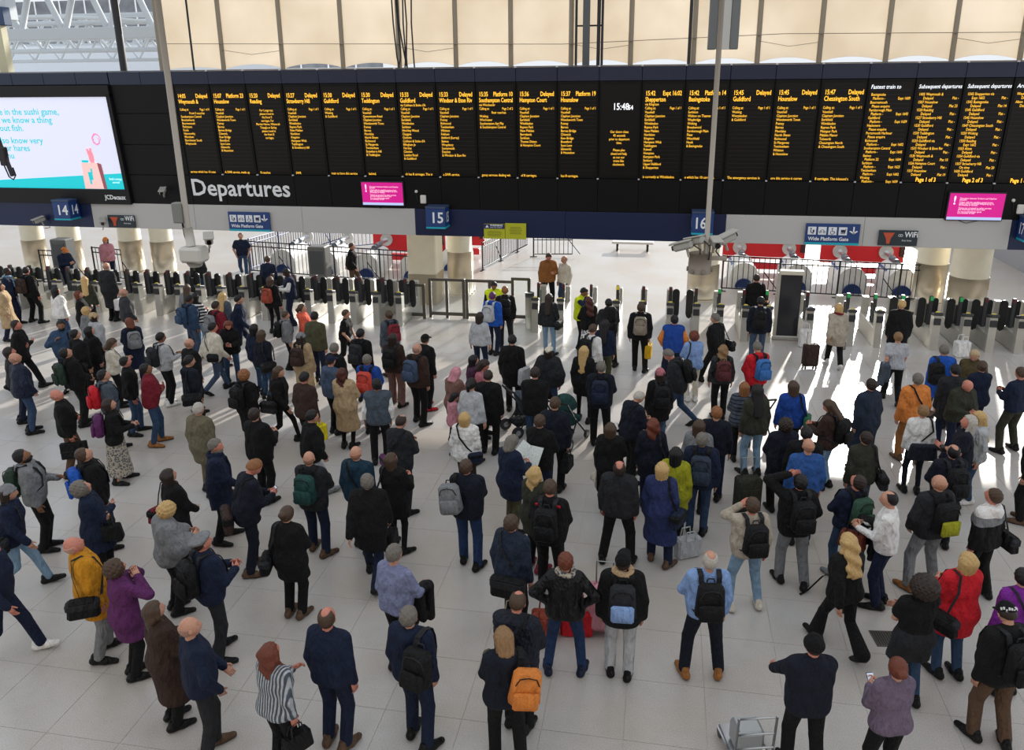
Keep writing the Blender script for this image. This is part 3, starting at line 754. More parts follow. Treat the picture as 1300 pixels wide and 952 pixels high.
    hw = HAIRW[hk]; hw = hw % cw(hc) if '%s' in hw else hw
    tw = cw(tc)+' '+TOPW[style]
    if style == 'vest': tw = cw(tc)+' vest'
    bw = cw(bc)+' '+BOTW[bk] if bc != 'blackwhite' else 'black and white skirt'
    who = 'person with %s in %s and %s' % (hw, tw, bw)
    lab = who
    bagw = {'crossbag': 'crossbody bag', 'messenger': 'messenger bag', 'shoulderbag': 'shoulder bag', 'tote': 'tote', 'toteback': 'tote', 'backpackside': 'backpack', 'backpackleft': 'backpack', 'guitarbag': 'instrument bag', 'carrier': 'carrier bag', 'jacketarm': 'jacket', 'hathand': 'hat', 'duffel': 'duffel bag'}
    if hint: lab += ', '+hint
    elif ex:
        k = ex[0].split(':'); lab += ' with %s%s' % (cw(k[1])+' ' if len(k) > 1 else '', bagw.get(k[0], k[0]))
    tag(root, ' '.join(lab.split()[:16]), 'person', 'people on the station concourse')
    for e in ex:
        k = e.split(':'); make_bag(k[0], k[1] if len(k) > 1 else 'black', PM, J, arms if legs not in 'wj' else arms, 'person with %s in %s' % (hw, tw), g)
    return root
# ------------------------------------------------------------------ setting: floor, slabs, walls
def floor_mat():
    m, nt, b = nodes('terrazzo')
    tc = _n(nt, 'ShaderNodeTexCoord'); geo = _n(nt, 'ShaderNodeNewGeometry')
    sp = _n(nt, 'ShaderNodeTexNoise', i_Scale=95.0, i_Detail=2.0); bl = _n(nt, 'ShaderNodeTexNoise', i_Scale=.55, i_Detail=3.0); md = _n(nt, 'ShaderNodeTexNoise', i_Scale=6.0, i_Detail=5.0)
    for n in (sp, bl, md): nt.links.new(geo.outputs['Position'], n.inputs['Vector'])
    r1 = _n(nt, 'ShaderNodeValToRGB'); e = r1.color_ramp.elements; e[0].position, e[1].position = .36, .62
    e[0].color = (*hexc('b0adaa'), 1); e[1].color = (*hexc('d0cdcb'), 1)
    r2 = _n(nt, 'ShaderNodeValToRGB'); e = r2.color_ramp.elements; e[0].position, e[1].position = .38, .66
    e[0].color = (*hexc('efe8e0'), 1); e[1].color = (*hexc('f8f8f8'), 1)
    r3 = _n(nt, 'ShaderNodeValToRGB'); e = r3.color_ramp.elements; e[0].position, e[1].position = .3, .55
    e[0].color = (.955, .95, .945, 1); e[1].color = (1, 1, 1, 1)
    nt.links.new(sp.outputs['Fac'], r1.inputs['Fac']); nt.links.new(bl.outputs['Fac'], r2.inputs['Fac']); nt.links.new(md.outputs['Fac'], r3.inputs['Fac'])
    x1 = _n(nt, 'ShaderNodeMixRGB', blend_type='MULTIPLY'); x1.inputs[0].default_value = 1
    x2 = _n(nt, 'ShaderNodeMixRGB', blend_type='MULTIPLY'); x2.inputs[0].default_value = 1
    nt.links.new(r1.outputs[0], x1.inputs[1]); nt.links.new(r2.outputs[0], x1.inputs[2]); nt.links.new(x1.outputs[0], x2.inputs[1]); nt.links.new(r3.outputs[0], x2.inputs[2])
    nt.links.new(x2.outputs[0], b.inputs['Base Color'])
    rr = _n(nt, 'ShaderNodeMapRange'); rr.inputs['To Min'].default_value = .26; rr.inputs['To Max'].default_value = .33
    nt.links.new(md.outputs['Fac'], rr.inputs['Value']); nt.links.new(rr.outputs[0], b.inputs['Roughness'])
    b.inputs['Specular IOR Level'].default_value = .5
    return m
FLOOR = floor_mat()
GROUT = plain('slab_joint', 'bdb7af', .8)
_f = MB(); _f.box((-8, 11, -.106), (64, 46, .2), 0); floor = tag(_f.build('floor', [GROUT]), kind='structure')
_f = MB(); _f.box((-8, 49, -.1), (64, 53, .2), 0)
tag(_f.build('floor_platform', [FLOOR]), 'pale polished platform floor beyond the ticket gates', kind='structure')
_f = MB(); SX, SY = .92, 1.0
_slab = MB().box((0, 0, -.02), (SX-.006, SY-.006, .04), 0).mesh('slab', [FLOOR])
cells = []
for iy in range(0, 23):
    for ix in range(-34, 18):
        cx, cy = ix*SX+.3, iy*SY+.0
        cells.append((cy*cy+(cx+cy*.18)**2, cx, cy))
near_cells = sorted([c for c in cells if c[2] > 5.5 and abs(c[1]+c[2]*.18) < 1.2+c[2]*.66])[:300]
keep = set((c[1], c[2]) for c in near_cells)
for d, cx, cy in near_cells: link('slab', _slab, floor, loc=(cx, cy, 0))
for d, cx, cy in cells:
    if (cx, cy) not in keep: _f.box((cx, cy, -.02), (SX-.006, SY-.006, .04), 0)
tag(_f.build('slab_field', [FLOOR], floor), kind='stuff')
_f = MB(); _f.box((-8, -9.2, -.02), (64, 17.3, .04)); tag(_f.build('floor_rear', [FLOOR]), 'pale concourse floor behind the viewpoint', kind='structure')

rw = MB(); rw.box((-6, -14.5, 6.5), (60, 1.0, 13)); tag(rw.build('wall_rear', [plain('stone_rear', '8b8378', .8, vary=.1)]), 'unseen stone building front behind the viewpoint, added to cut light', kind='structure')  # out of view, added to keep light from behind off board and crowd
# floor grating
gr = empty('floor_grating', (3.2, 9.83, 0), .12)
_f = MB()
for s in (-1, 1): _f.box((0, s*.15, .004), (.46, .02, .012)); _f.box((s*.22, 0, .004), (.02, .3, .012))
_f.build('frame', [plain('grate_steel', '6d6a66', .45, .8)], gr)
MB().box((0, 0, .0015), (.42, .28, .003)).build('pit', [plain('pit_dark', '3a3836', .9)], gr)
_sl_ = MB().box((0, 0, .005), (.014, .28, .010)).mesh('slat', [plain('grate_steel', '6d6a66', .45, .8)])
for k in range(13): link('slat', _sl_, gr, loc=(-.192+k*.032, 0, 0))
tag(gr, 'small metal floor grating set in the pale terrazzo', 'grating')

# ------------------------------------------------------------------ departure board
BLACK = plain('board_black', '070709', .5, 0, .25, vary=.08, scale=2.0)
HEADER = plain('board_header', '1b2740', .22, .1)  # blue of the reflected sky is put into the base colour
PANELM = plain('led_panel', '0c0a09', .4, 0, .3)
LED = glow('led_amber', 'ffbf38', 1.25); LEDW = glow('led_white', 'e8ecf2', 1.1)
WHITE_T = plain('lettering_white', 'e9ebee', .5)
_tx = {}
def text_geo(s, size, xs=1.0, bold=0.0):
    k = (s, size, bold)
    if k not in _tx:
        cu = bpy.data.curves.new('t', 'FONT'); cu.body = s; cu.size = size; cu.resolution_u = 2; cu.offset = bold
        ob = bpy.data.objects.new('t', cu); me = bpy.data.meshes.new_from_object(ob)
        V = [tuple(v.co) for v in me.vertices]; F = [tuple(p.vertices) for p in me.polygons]
        bpy.data.objects.remove(ob); bpy.data.curves.remove(cu); bpy.data.meshes.remove(me); _tx[k] = (V, F)
    V, F = _tx[k]; return [(v[0]*xs, v[1]) for v in V], F
def put_text(mb, s, x, z, size, y=0.0, xs=1.0, width=None, align='l', m=0, bold=0.0, shear=0.0):
    if not s.strip(): return
    V, F = text_geo(s, size, 1.0, bold)
    w = max(v[0] for v in V)-min(v[0] for v in V)
    if width: xs = min(xs, width/max(w, 1e-6))
    x0 = {'l': x, 'c': x-w*xs/2, 'r': x-w*xs}[align]
    mb.add([(x0+v[0]*xs+shear*v[1], y, z+v[1]) for v in V], F, m)
YB, ZB, TILT = 22.9, 3.5, math.atan(.089)
board = empty('departure_board', (0, YB, ZB)); board.rotation_euler = (TILT, 0, 0)
X0, PW = -13.98, 1.11
VAU = 'Vauxhall'; CJ = 'Clapham Junction'; EA = 'Earlsfield'; WI = 'Wimbledon'; RP = 'Raynes Park'; NM = 'New Malden'; WT = 'Wandsworth Town'; PU = 'Putney'; BA = 'Barnes'
HOUN = [VAU, CJ, WT, PU, BA, 'Barnes Bridge', 'Chiswick', 'Kew Bridge', 'Brentford', 'Syon Lane', 'Isleworth', '& Hounslow']
PANELS = [
 ('14:05', 'Delayed', 'Weymouth &', '', 'Page 1 of 4', ['     Front 5 coaches', 'Southampton Central', 'Brockenhurst', 'Bournemouth', 'Parkstone', 'Poole', 'Hamworthy', 'Wareham', 'Dorchester South', 'Weymouth'], 'service which has 10 coac'),
 ('15:07', 'Platform 23', 'Hounslow', '', 'Page 1 of 1', HOUN, 'A SWR service, made up'),
 ('15:20', 'Delayed', 'Reading', None, '', ['For Longcross', 'please travel in', 'the front 5', 'carriages. For', 'Martins Heron, Winnersh', 'Triangle or Earley', 'please travel in', 'the front 8', 'carriages.'], '8 coaches.'),
 ('15:27', 'Delayed', 'Strawberry Hill', '', 'Page 1 of 1', [VAU, CJ, EA, WI, RP, NM, 'Norbiton', 'Kingston', 'Hampton Wick', 'Teddington', '& Strawberry Hill'], 'SWR'),
 ('15:30', 'Delayed', 'Guildford', '', 'Page 1 of 1', ['Woking', '& Guildford'], 'train to form this service'),
 ('15:30', 'Delayed', 'Teddington', '', 'Page 1 of 1', [VAU, 'Queenstown Road', CJ, WT, PU, BA, 'Mortlake', 'North Sheen', 'Richmond', 'St Margarets', 'Twickenham', 'Strawberry Hill', '& Teddington'], 'behind.'),
 ('15:33', 'Delayed', 'Guildford', "via Cobham & Stoke d'A", 'Page 1 of 1', [VAU, CJ, EA, WI, 'Surbiton', 'Hinchley Wood', 'Claygate', 'Oxshott', "Cobham & Stoke d'A", 'Effingham Jn', 'Horsley', 'Clandon', 'London Road', '& Guildford'], 'ch has 8 carriages. The tr'),
 ('15:33', 'Delayed', 'Windsor & Eton Riv', '', 'Page 1 of 1', [VAU, CJ, PU, 'Richmond', 'Twickenham', 'Whitton', 'Feltham', 'Ashford (Surrey)', 'Staines', 'Wraysbury', 'Sunnymeads', 'Datchet', '& Windsor & Eton Riv'], 'a SWR service.'),
 ('15:35', 'Platform 10', 'Southampton Central', 'via Winchester', 'Page 2 of 2', ['      Rear coaches', 'Woking', 'Winchester', 'Southampton Apt Pky', '& Southampton Central'], 'gency services dealing wit'),
 ('15:36', 'Delayed', 'Hampton Court', '', 'Page 1 of 1', [VAU, CJ, EA, WI, RP, NM, 'Berrylands', 'Surbiton', 'Thames Ditton', '& Hampton Court'], 'of 8 carriages.'),
 ('15:37', 'Platform 19', 'Hounslow', '', 'Page 1 of 1', HOUN, 'has 8 carriages.'),
 'clock',
 ('15:42', 'Expt 16:02', 'Shepperton', 'via Kingston', 'Page 1 of 1', [VAU, CJ, EA, WI, RP, NM, 'Norbiton', 'Kingston', 'Hampton Wick', 'Teddington', 'Fulwell', 'Hampton', 'Kempton Park', 'Sunbury', 'Upper Halliford', '& Shepperton'], 'is currently at Wimbledon.'),
 ('15:42', 'Platform 14', 'Basingstoke', '', 'Page 1 of 1', ['Surbiton', 'Walton on Thames', 'Weybridge', 'Woking', 'Brookwood', 'Farnborough Main', 'Fleet', 'Winchfield', 'Hook', '& Basingstoke'], 'e which has 10 carriages.'),
 ('15:45', 'Delayed', 'Guildford', '', 'Page 1 of 1', ['Woking', 'Worplesdon', '& Guildford'], 'The emergency services in'),
 ('15:45', 'Delayed', 'Hounslow', '', 'Page 1 of 1', [VAU, CJ, WT, PU, BA, 'Mortlake', 'North Sheen', 'Richmond', 'St Margarets', 'Twickenham', 'Whitton', '& Hounslow'], 'ore this service is curren'),
 ('15:47', 'Delayed', 'Chessington South', '', 'Page 1 of 1', [VAU, CJ, EA, WI, RP, 'Motspur Park', 'Malden Manor', 'Tolworth', 'Chessington North', '& Chessington South'], '8 carriages. The inbound t'),
 ('Fastest train to', [('Basingstoke', 'Platform -', 'Expt 1609'), ('Bournemouth', 'Please enquire', ''), ('Farnborough Main', 'Platform -', 'Expt 1643'), ('Guildford', 'Platform -', 'Expt 1639'), ('Haslemere', 'Please enquire', ''), ('Portsmouth Harbour', 'Please enquire', ''), ('Richmond', 'Platform -', 'Expt 1602'), ('Southampton Central', 'Platform -', 'Expt 1645'), ('Staines', 'Platform 22', 'Expt 1604'), ('Surbiton', 'Platform -', 'Expt 1623'), ('Twickenham', 'Platform -', 'Expt 1602'), ('Woking', 'Platform -', 'Expt 1639')], ''),
 ('Subsequent departures', [('1405 Weymouth &', '   Delayed', 'Plat -'), ('1507 Hounslow', '   Delayed', 'Plat 23'), ('1520 Reading', '   Delayed', 'Plat -'), ('1527 Strawberry Hill', '   Delayed', 'Plat -'), ('1530 Guildford', '   Delayed', 'Plat -'), ('1530 Teddington', '   Delayed', 'Plat -'), ('1533 Guildford via', '   Delayed', 'Plat -'), ('1533 Windsor & Eton Riv', '   Delayed', 'Plat -'), ('1535 Weymouth &', '   Delayed', 'Plat 10'), ('1536 Hampton Court', '   Delayed', 'Plat -'), ('1537 Hounslow', '   Delayed', 'Plat 19')], 'Page 1 of 3'),
 ('Subsequent departures', [('1542 Shepperton via', '   Expt 1602', 'Plat -'), ('1542 Basingstoke', '   Delayed', 'Plat 14'), ('1545 Guildford', '   Delayed', 'Plat -'), ('1545 Hounslow', '   Delayed', 'Plat -'), ('1547 Chessington South', '   Delayed', 'Plat -'), ('1550 Woking', '   Delayed', 'Plat -'), ('1550 Reading', '   Expt 1602', 'Plat -'), ('1553 Alton', '   Delayed', 'Plat -'), ('1554 Guildford via', '   Delayed', 'Plat -'), ('1557 Strawberry Hill', '   On time', 'Plat 20'), ('1600 Guildford', '   Delayed', 'Plat -')], 'Page 2 of 3'),
 ('Arrivals', [('Weymouth', '   Delayed', ''), ('Alton', '   Delayed', '')], 'Page 1 of 1'),
 ('Arrivals', [('Exeter', '   Delayed', '')], 'Page 1 of 1')]
XR = X0+PW*len(PANELS)
# backing carcass
MB().box(((-16.0+XR)/2, .35, 1.93), (XR+16.0, .5, 3.86)).build('carcass', [plain('board_back', '26272b', .6)], board)
_pf = MB().box((0, 0, 0), (PW-.02, .06, 2.56), 0, ch=.012).mesh('led_panel', [plain('panel_frame', '060608', .45, 0, .25)])
_ps = MB().box((0, 0, 0), (PW-.13, .02, 2.38), 0).mesh('screen', [PANELM])
_pl = MB().box((0, 0, 0), (PW-.13, .004, .012), 0).mesh('louvre', [plain('louvre_dark', '100e0d', .5)])
_hd = MB().box((0, 0, 0), (PW-.008, .08, .36), 0, ch=.008).mesh('header_panel', [HEADER])
_lb = MB().box((0, 0, 0), (PW-.008, .06, .92), 0, ch=.006).mesh('lower_panel', [BLACK])
for i, P in enumerate(PANELS):
    xa = X0+PW*i; xc = xa+PW/2; L = xa+.10; Rr = xa+PW-.09; W = Rr-L
    fr = link('led_panel', _pf, board, loc=(xc, .06, 2.23))
    link('screen', _ps, fr, loc=(0, -.028, 0))
    lv = MB()
    for k in range(20): lv.box((0, -.039, 1.0-k*.108), (PW-.14, .003, .010))
    if P != 'clock': lv.build('louvres', [plain('louvre_dark', '100e0d', .5)], fr)
    h_ = link('header_panel', _hd, board, loc=(xc, .06, 3.69)); 
    link('lower_panel', _lb, board, loc=(xc, .07, .48))
    mb = MB(); y = -.014
    if P == 'clock':
        put_text(mb, '15:48', xc+.20, 2.86, .24, y, .8, .46, 'r', 1, .003); put_text(mb, '54', xc+.22, 2.86, .16, y, .8, None, 'l', 1, .003)
        for k, s in enumerate(['Our doors close', '45 seconds', 'prior to departure', 'time.', '', 'Please plan', 'ahead and help', 'us run our', 'trains like', 'clockwork.']): put_text(mb, s, xc, 2.26-.096*k, .095, y, .76, W*.85, 'c', 0, 0)
    elif len(P) == 3:
        put_text(mb, P[0], L-.03, 3.35, .135, y, .85, W+.06, 'l', 1, .001, .15)
        for k, (a, b, c) in enumerate(P[1]):
            z = 3.18-.188*k
            put_text(mb, a, L, z, .095, y, .76, W, 'l', 0, 0); put_text(mb, b, L+.05, z-.094, .095, y, .76, W*.6, 'l', 0, 0); put_text(mb, c, Rr, z-.094, .095, y, .74, W*.5, 'r', 0, 0)
        put_text(mb, P[2], xc+.02, 1.06, .15, y, .72, W, 'c', 0, .003)
    else:
        t, st, dest, via, pg, lst, bot = P
        put_text(mb, t, L, 3.22, .165, y, .70, None, 'l', 0, .002); put_text(mb, st, Rr, 3.22, .165, y, .68, W*.60, 'r', 0, .002)
        put_text(mb, dest, L, 3.065, .165, y, .68, W, 'l', 0, .002)
        if via is None:
            for k, s in enumerate(lst): put_text(mb, s, xc, 2.84-.096*k, .092, y, .76, W, 'c', 0, 0)
        else:
            if via: put_text(mb, via, L, 2.965, .095, y, .76, W, 'l', 0, 0)
            put_text(mb, 'Calling at:', L, 2.868, .095, y, .74, None, 'l', 0, 0); put_text(mb, pg, Rr, 2.868, .095, y, .70, None, 'r', 0, 0)
            for k, s in enumerate(lst): put_text(mb, s, L+(.035*(len(s)-len(s.lstrip()))), 2.765-.0965*k, .095, y, .78, W, 'l', 0, 0)
        put_text(mb, bot, L if len(bot) > 12 else L+.02, 1.07, .10, y, .78, W, 'l', 0, 0)
    mb.V = [(v[0]-xc, v[1]-.06, v[2]-2.31) for v in mb.V]
    tag(mb.build('led_text', [LED, LEDW], fr), kind='stuff')
# brackets along the lower edge of the screens
_bk = MB().box((0, 0, 0), (.05, .05, .03)).mesh('bracket', [plain('bracket_white', 'c8c8c8', .5)])
for i in range(1, len(PANELS)): link('bracket', _bk, board, loc=(X0+PW*i, .02, .945)); link('bracket', _bk, board, loc=(X0+PW*i, .0, 3.88))
MB().box((XR+4.0, .35, 1.93), (8.0, .5, 3.86)).build('carcass', [plain('board_back', '26272b', .6)], board)
for k in range(5):
    MB().box((XR+.8+1.6*k, .07, 1.75), (1.59, .06, 3.48), ch=.006).build('dark_panel', [plain('blank_panel', '0a0a0d', .5, 0, .25)], board)
    MB().box((XR+.8+1.6*k, .06, 3.69), (1.59, .08, .36), ch=.008).build('header_panel', [HEADER], board)
# plain dark panels left of the screens
XA = -16.0
for k in range(4): MB().box(((XA+X0)/2, .07, .45+k*.9), (X0-XA-.01, .06, .88), ch=.006).build('dark_panel', [plain('blank_panel', '0a0a0d', .5, 0, .25)], board)
for k in range(2): MB().box((XA+.505+1.01*k, .06, 3.69), (1.0, .08, .36), ch=.008).build('header_panel', [HEADER], board)
mb = MB(); put_text(mb, 'Departures', X0+.0, .31, .70, .028, .98, 3.45, 'l', 0, .012)
mb.build('lettering', [WHITE_T], board)
tag(board, 'long black departure board of amber train-time panels above the gates', 'departure board')

# advertising screen
ad = empty('advertising_screen', (0, YB, ZB)); ad.rotation_euler = (TILT, 0, 0)
AX0, AX1 = -24.5, -16.02
MB().box(((AX0+AX1)/2, .36, 1.93), (AX1-AX0, .5, 3.86)).build('carcass', [plain('board_back', '26272b', .6)], ad)
for k in range(8): MB().box((AX1-.53-1.06*k, .06, 3.70), (1.05, .08, .34), ch=.008).build('header_panel', [HEADER], ad)
mb = MB(); mb.box(((AX0+AX1)/2, .0, 3.35), (AX1-AX0, .14, .32), ch=.01); mb.box(((AX0+AX1)/2, .0, .23), (AX1-AX0, .14, .46), ch=.01); mb.box((AX1-.06, .0, 1.85), (.12, .14, 2.8))
mb.build('bezel', [plain('ad_bezel', '18181b', .45, 0, .3)], ad)
XS = AX1-.12
MB().box(((AX0+XS)/2, .02, 1.83), (XS-AX0, .06, 2.74)).build('display', [glow('ad_white', 'd9dcf0', .62)], ad)
CY = glow('ad_cyan', '14bcc6', .75)
mb = MB(); mb.prism([(AX0, .461), (XS, .461), (XS, .95), (AX0, .42)], -.016, -.012); mb.build('ad_cyan_wedge', [CY], ad)
mb = MB()
for s, x, z in (('We may be in the sushi game,', -17.85, 2.68), ('but we know a thing', -18.15, 2.44), ('about fish.', -19.18, 2.20), ('We also know very', -18.6, 1.83), ('well our hares', -19.12, 1.60), ('menu', -19.75, 1.37)): put_text(mb, s, x, z, .27, -.013, .95, None, 'r', 0, .003)
tag(mb.build('ad_lettering', [CY], ad), kind='stuff')
mb = MB(); mb.prism([(-17.50, .47), (-16.86, .47), (-16.92, 1.26), (-17.46, 1.26)], -.030, -.012); mb.build('ad_bag_picture', [glow('ad_bag', 'e7b9b4', .8)], ad)
mb = MB(); mb.prism([(-16.86, .47), (-16.76, .47), (-16.80, 1.22), (-16.92, 1.26)], -.030, -.012); mb.build('ad_bag_side', [glow('ad_bag_side', '8c4a54', .7)], ad)
mb = MB(); mb.ball((-17.08, -.018, 1.42), (.09, .01, .22), 12, 8); mb.tube([(-17.14, -.02, 1.5), (-17.16, -.02, 1.68)], .03, 6); mb.tube([(-17.06, -.02, 1.55), (-17.05, -.02, 1.70)], .03, 6); mb.build('ad_hand_picture', [glow('ad_hand', 'e58a98', .8)], ad)
mb = MB()
for k in range(7):
    a = k*.9; mb.tube([(-16.80+.05*k/7+.16*math.cos(a+t*.5)*(1-k*.1), -.014, 1.93+.20*math.sin(a+t*.5)*(1-k*.1)) for t in range(5)], .011, 4)
tag(mb.build('ad_scribble', [glow('ad_pink', 'd77fa8', .8)], ad), kind='stuff')
mb = MB(); mb.box((-17.22, -.036, .86), (.14, .006, .24)); mb.box((-17.16, -.036, 1.02), (.05, .006, .14)); mb.box((-17.25, -.036, .68), (.06, .006, .14)); mb.box((-17.32, -.02, 1.30), (.22, .006, .07)); mb.build('ad_bag_mark', [CY], ad)
mb = MB(); put_text(mb, 'Small cravings', -16.42, .74, .10, -.020, .9, .42, 'c'); put_text(mb, 'sorted', -16.42, .64, .10, -.020, .9, .3, 'c'); mb.build('ad_caption', [glow('ad_caption', 'e8f6f6', .9)], ad)
mb = MB(); put_text(mb, 'JCDecaux', -16.14, .16, .19, -.075, 1.0, .72, 'r', 0, .006); mb.build('maker_lettering', [WHITE_T], ad)
tag(ad, 'large bright advertising screen with turquoise lettering beside the departure board', 'screen')

# magenta notice screens
def notice(x0, x1, v0, v1, lab):
    e = empty('notice_screen', (0, YB, ZB)); e.rotation_euler = (TILT, 0, 0)
    xc, zc, w, h = (x0+x1)/2, (v0+v1)/2, x1-x0, v1-v0
    MB().box((xc, .0, zc), (w+.06, .09, h+.06), ch=.01).build('housing', [plain('notice_housing', '1b1b1e', .4)], e)
    MB().box((xc, -.05, zc), (w, .02, h)).build('display', [glow('magenta', 'd4148c', .55)], e)
    MB().box((xc, -.062, v0+.035), (w, .006, .07)).build('footer_strip', [glow('notice_footer', 'a9b6ea', .9)], e)
    mb = MB(); put_text(mb, '!', x0+.09, zc+.06, .30, -.064, .9, None, 'l', 0, .008)
    for k, (s, z) in enumerate((('Disruption between Surbiton and Clapham', .27), ('Junction', .22), ('A fault with the signalling system means', .13), ('trains may be cancelled, delayed by up to', .08), ('40 minutes or revised.', .03), ('Tickets are accepted on other services', -.08), ('and local buses at no extra cost', -.13), ('For more information speak', -.21), ('to a member of staff', -.26))): put_text(mb, s, x0+.24, zc+z*h*1.05, .062, -.064, .8, w-.32, 'l')
    tag(mb.build('notice_text', [glow('notice_white', 'f1d9ea', .9)], e), kind='stuff')
    MB().tube([(x0+.3, .0, v0-.03), (x0+.5, -.02, v0-.10), (x0+.8, .0, v0-.03)], .008, 5).build('cable', [plain('cable_black', '111112', .5)], e)
    tag(e, lab, 'screen')
notice(-8.55, -7.33, .13, .78, 'magenta notice screen under the amber panels left of platform 15')
notice(7.22, 8.52, .02, .70, 'magenta notice screen under the board near platform 17')
for x in (-6.75, 8.95):
    e = empty('wall_sensor', (x, YB-.02, ZB+.30))
    MB().box((0, 0, 0), (.17, .06, .24), ch=.02).build('sensor_box', [plain('sensor_white', 'd6d3cb', .5)], e)
    MB().box((-.20, 0, .22), (.08, .06, .08), ch=.02).build('sensor_eye', [plain('sensor_white', 'd6d3cb', .5)], e)
    MB().tube([(-.20, 0, .18), (-.16, .0, -.05), (-.09, .0, -.05)], .01, 5).build('cable', [plain('cable_black', '111112', .5)], e)
    tag(e, 'small white sensor box %s' % ('on the board between the left magenta screen and the blue fascia' if x < 0 else 'right of the magenta screen by the WiFi sign'), 'sensor')

# fascia below the board
NAVY = plain('fascia_navy', '0e1e46', .35, .1); GREY = plain('fascia_grey', 'b9b8b6', .45)
FZ0, FZ1 = 2.75, 3.52
def fascia(n, x0, x1, mat, lab, seg):
    w = (x1-x0)/seg
    root = empty('trim_%d' % n, (x0, 23.05, FZ0)); tag(root, lab, kind='structure')
    me = MB().box((w/2, 0, (FZ1-FZ0)/2), (w-.006, .26, FZ1-FZ0), ch=.006).mesh('fascia_panel', [mat])
    for k in range(seg): link('fascia_panel', me, root, loc=(w*k, 0, 0))
fascia(1, -30, -17.48, NAVY, 'dark blue fascia over the platform 14 entrance', 3)
fascia(2, -17.48, -7.03, GREY, 'pale grey fascia over the left-hand ticket gates', 3)
fascia(3, -7.03, 1.72, NAVY, 'dark blue fascia over the platform 15 and 16 entrance', 2)
fascia(4, 1.72, 8.82, GREY, 'pale grey fascia over the right-hand ticket gates', 2)
fascia(5, 8.82, 18, NAVY, 'dark blue fascia over the platform 17 entrance', 2)
BLUE = plain('sign_blue', '1b3c78', .4); CYS = plain('sign_cyan', '1aa7bd', .4)
def cube_sign(x, num, lab):
    e = empty('platform_sign', (x, 22.92, 3.08))
    MB().box((0, -.26, .27), (.56, .48, .52), ch=.01).build('sign_box', [BLUE], e)
    MB().box((0, -.26, -.015), (.56, .48, .05)).build('light_strip', [CYS], e)
    MB().box((0, -.26, .555), (.58, .5, .05)).build('top_cap', [plain('sign_cap', '3a4a6a', .4)], e)
    mb = MB(); put_text(mb, num, -.10 if num == '16' else 0, .13, .42, -.503, .8 if num == '16' else .95, None, 'c', 0, .008)
    V, F = text_geo(num, .40, 1.0, .008)
    w = max(v[0] for v in V)
    for s in (-1, 1): mb.add([(s*.283, -.26+s*(v[0]-w/2)*.8, .13+v[1]) for v in V], F, 0)
    mb.build('number', [WHITE_T], e)
    tag(e, lab, 'sign')
for x, n, l in ((-18.15, '14', 'blue box sign reading 14 under the advertising screen'), (-6.28, '15', 'blue box sign reading 15 beside the yellow notices'), (1.08, '16', 'blue box sign reading 16 behind the cctv camera pole'), (9.25, '17', 'blue box sign reading 17 beside the right-hand columns')): cube_sign(x, n, l)
def flat_sign(name, x0, x1, z0, z1, mat): 
    e = empty(name, ((x0+x1)/2, 22.86, z0)); MB().box((0, 0, (z1-z0)/2), (x1-x0, .05, z1-z0), ch=.006).build('board', [mat], e); return e, x1-x0, z1-z0
def pictos(e, w, h):
    ink = plain('picto_navy', '16233f', .5); wm = plain('picto_white', 'e4e8ee', .5)
    for k in range(4):
        x = -w/2+.16+.26*k
        t = MB().box((x, -.03, h*.66), (.21, .012, .21), ch=.003).build('pictogram', [wm], e)
        mb = MB()
        if k == 0: mb.ball((x-.03, -.037, h*.66+.06), (.02, .004, .02), 8, 5); mb.tube([(x-.03, -.037, h*.66+.03), (x-.03, -.037, h*.66-.04), (x+.04, -.037, h*.66-.07)], .012, 5); mb.box((x+.04, -.037, h*.66-.01), (.04, .004, .07))
        if k == 1: 
            for s in (-1, 1): mb.tube([(x+s*.05+.028*math.cos(a), -.037, h*.66-.03+.028*math.sin(a)) for a in [j*.7 for j in range(10)]], .006, 4)
            mb.tube([(x-.05, -.037, h*.66-.03), (x-.02, -.037, h*.66+.03), (x+.03, -.037, h*.66+.03), (x+.05, -.037, h*.66-.03)], .006, 4)
        if k == 2: mb.ball((x-.01, -.037, h*.66+.065), (.018, .004, .018), 8, 5); mb.tube([(x-.01, -.037, h*.66+.04), (x-.01, -.037, h*.66-.01), (x+.045, -.037, h*.66-.01), (x+.06, -.037, h*.66-.06)], .010, 5); mb.tube([(x-.005+.045*math.cos(a), -.037, h*.66-.04+.045*math.sin(a)) for a in [2.2+j*.5 for j in range(9)]], .007, 4)
        if k == 3: mb.box((x, -.037, h*.66), (.10, .004, .08)); mb.tube([(x-.05, -.037, h*.66-.06), (x+.05, -.037, h*.66-.06)], .008, 4); mb.tube([(x+.05, -.037, h*.66-.06), (x+.07, -.037, h*.66+.07)], .008, 4)
        mb.build('symbol', [ink], t)
    mb = MB(); ax = w/2-.16; mb.box((ax, -.03, h*.70), (.035, .01, .2)); mb.prism([(ax-.11, h*.66), (ax-.075, h*.69), (ax, h*.60), (ax+.075, h*.69), (ax+.11, h*.66), (ax, h*.52)], -.035, -.025); mb.build('arrow', [WHITE_T], e)
    mb = MB(); put_text(mb, 'Wide Platform Gate', -w/2+.08, h*.20, .135, -.03, .92, w*.78, 'l', 0, .003); mb.build('lettering', [WHITE_T], e)
    MB().box((0, -.028, .03), (w, .01, .06)).build('cyan_band', [CYS], e)
for x0, x1, z0, z1, l in ((-12.85, -11.52, 2.76, 3.34, 'blue wide platform gate sign with pictograms left of platform 15'), (3.79, 5.16, 2.78, 3.34, 'blue wide platform gate sign beside the WiFi sign')):
    e, w, h = flat_sign('gate_sign', x0, x1, z0, z1, BLUE); pictos(e, w, h); tag(e, l, 'sign')
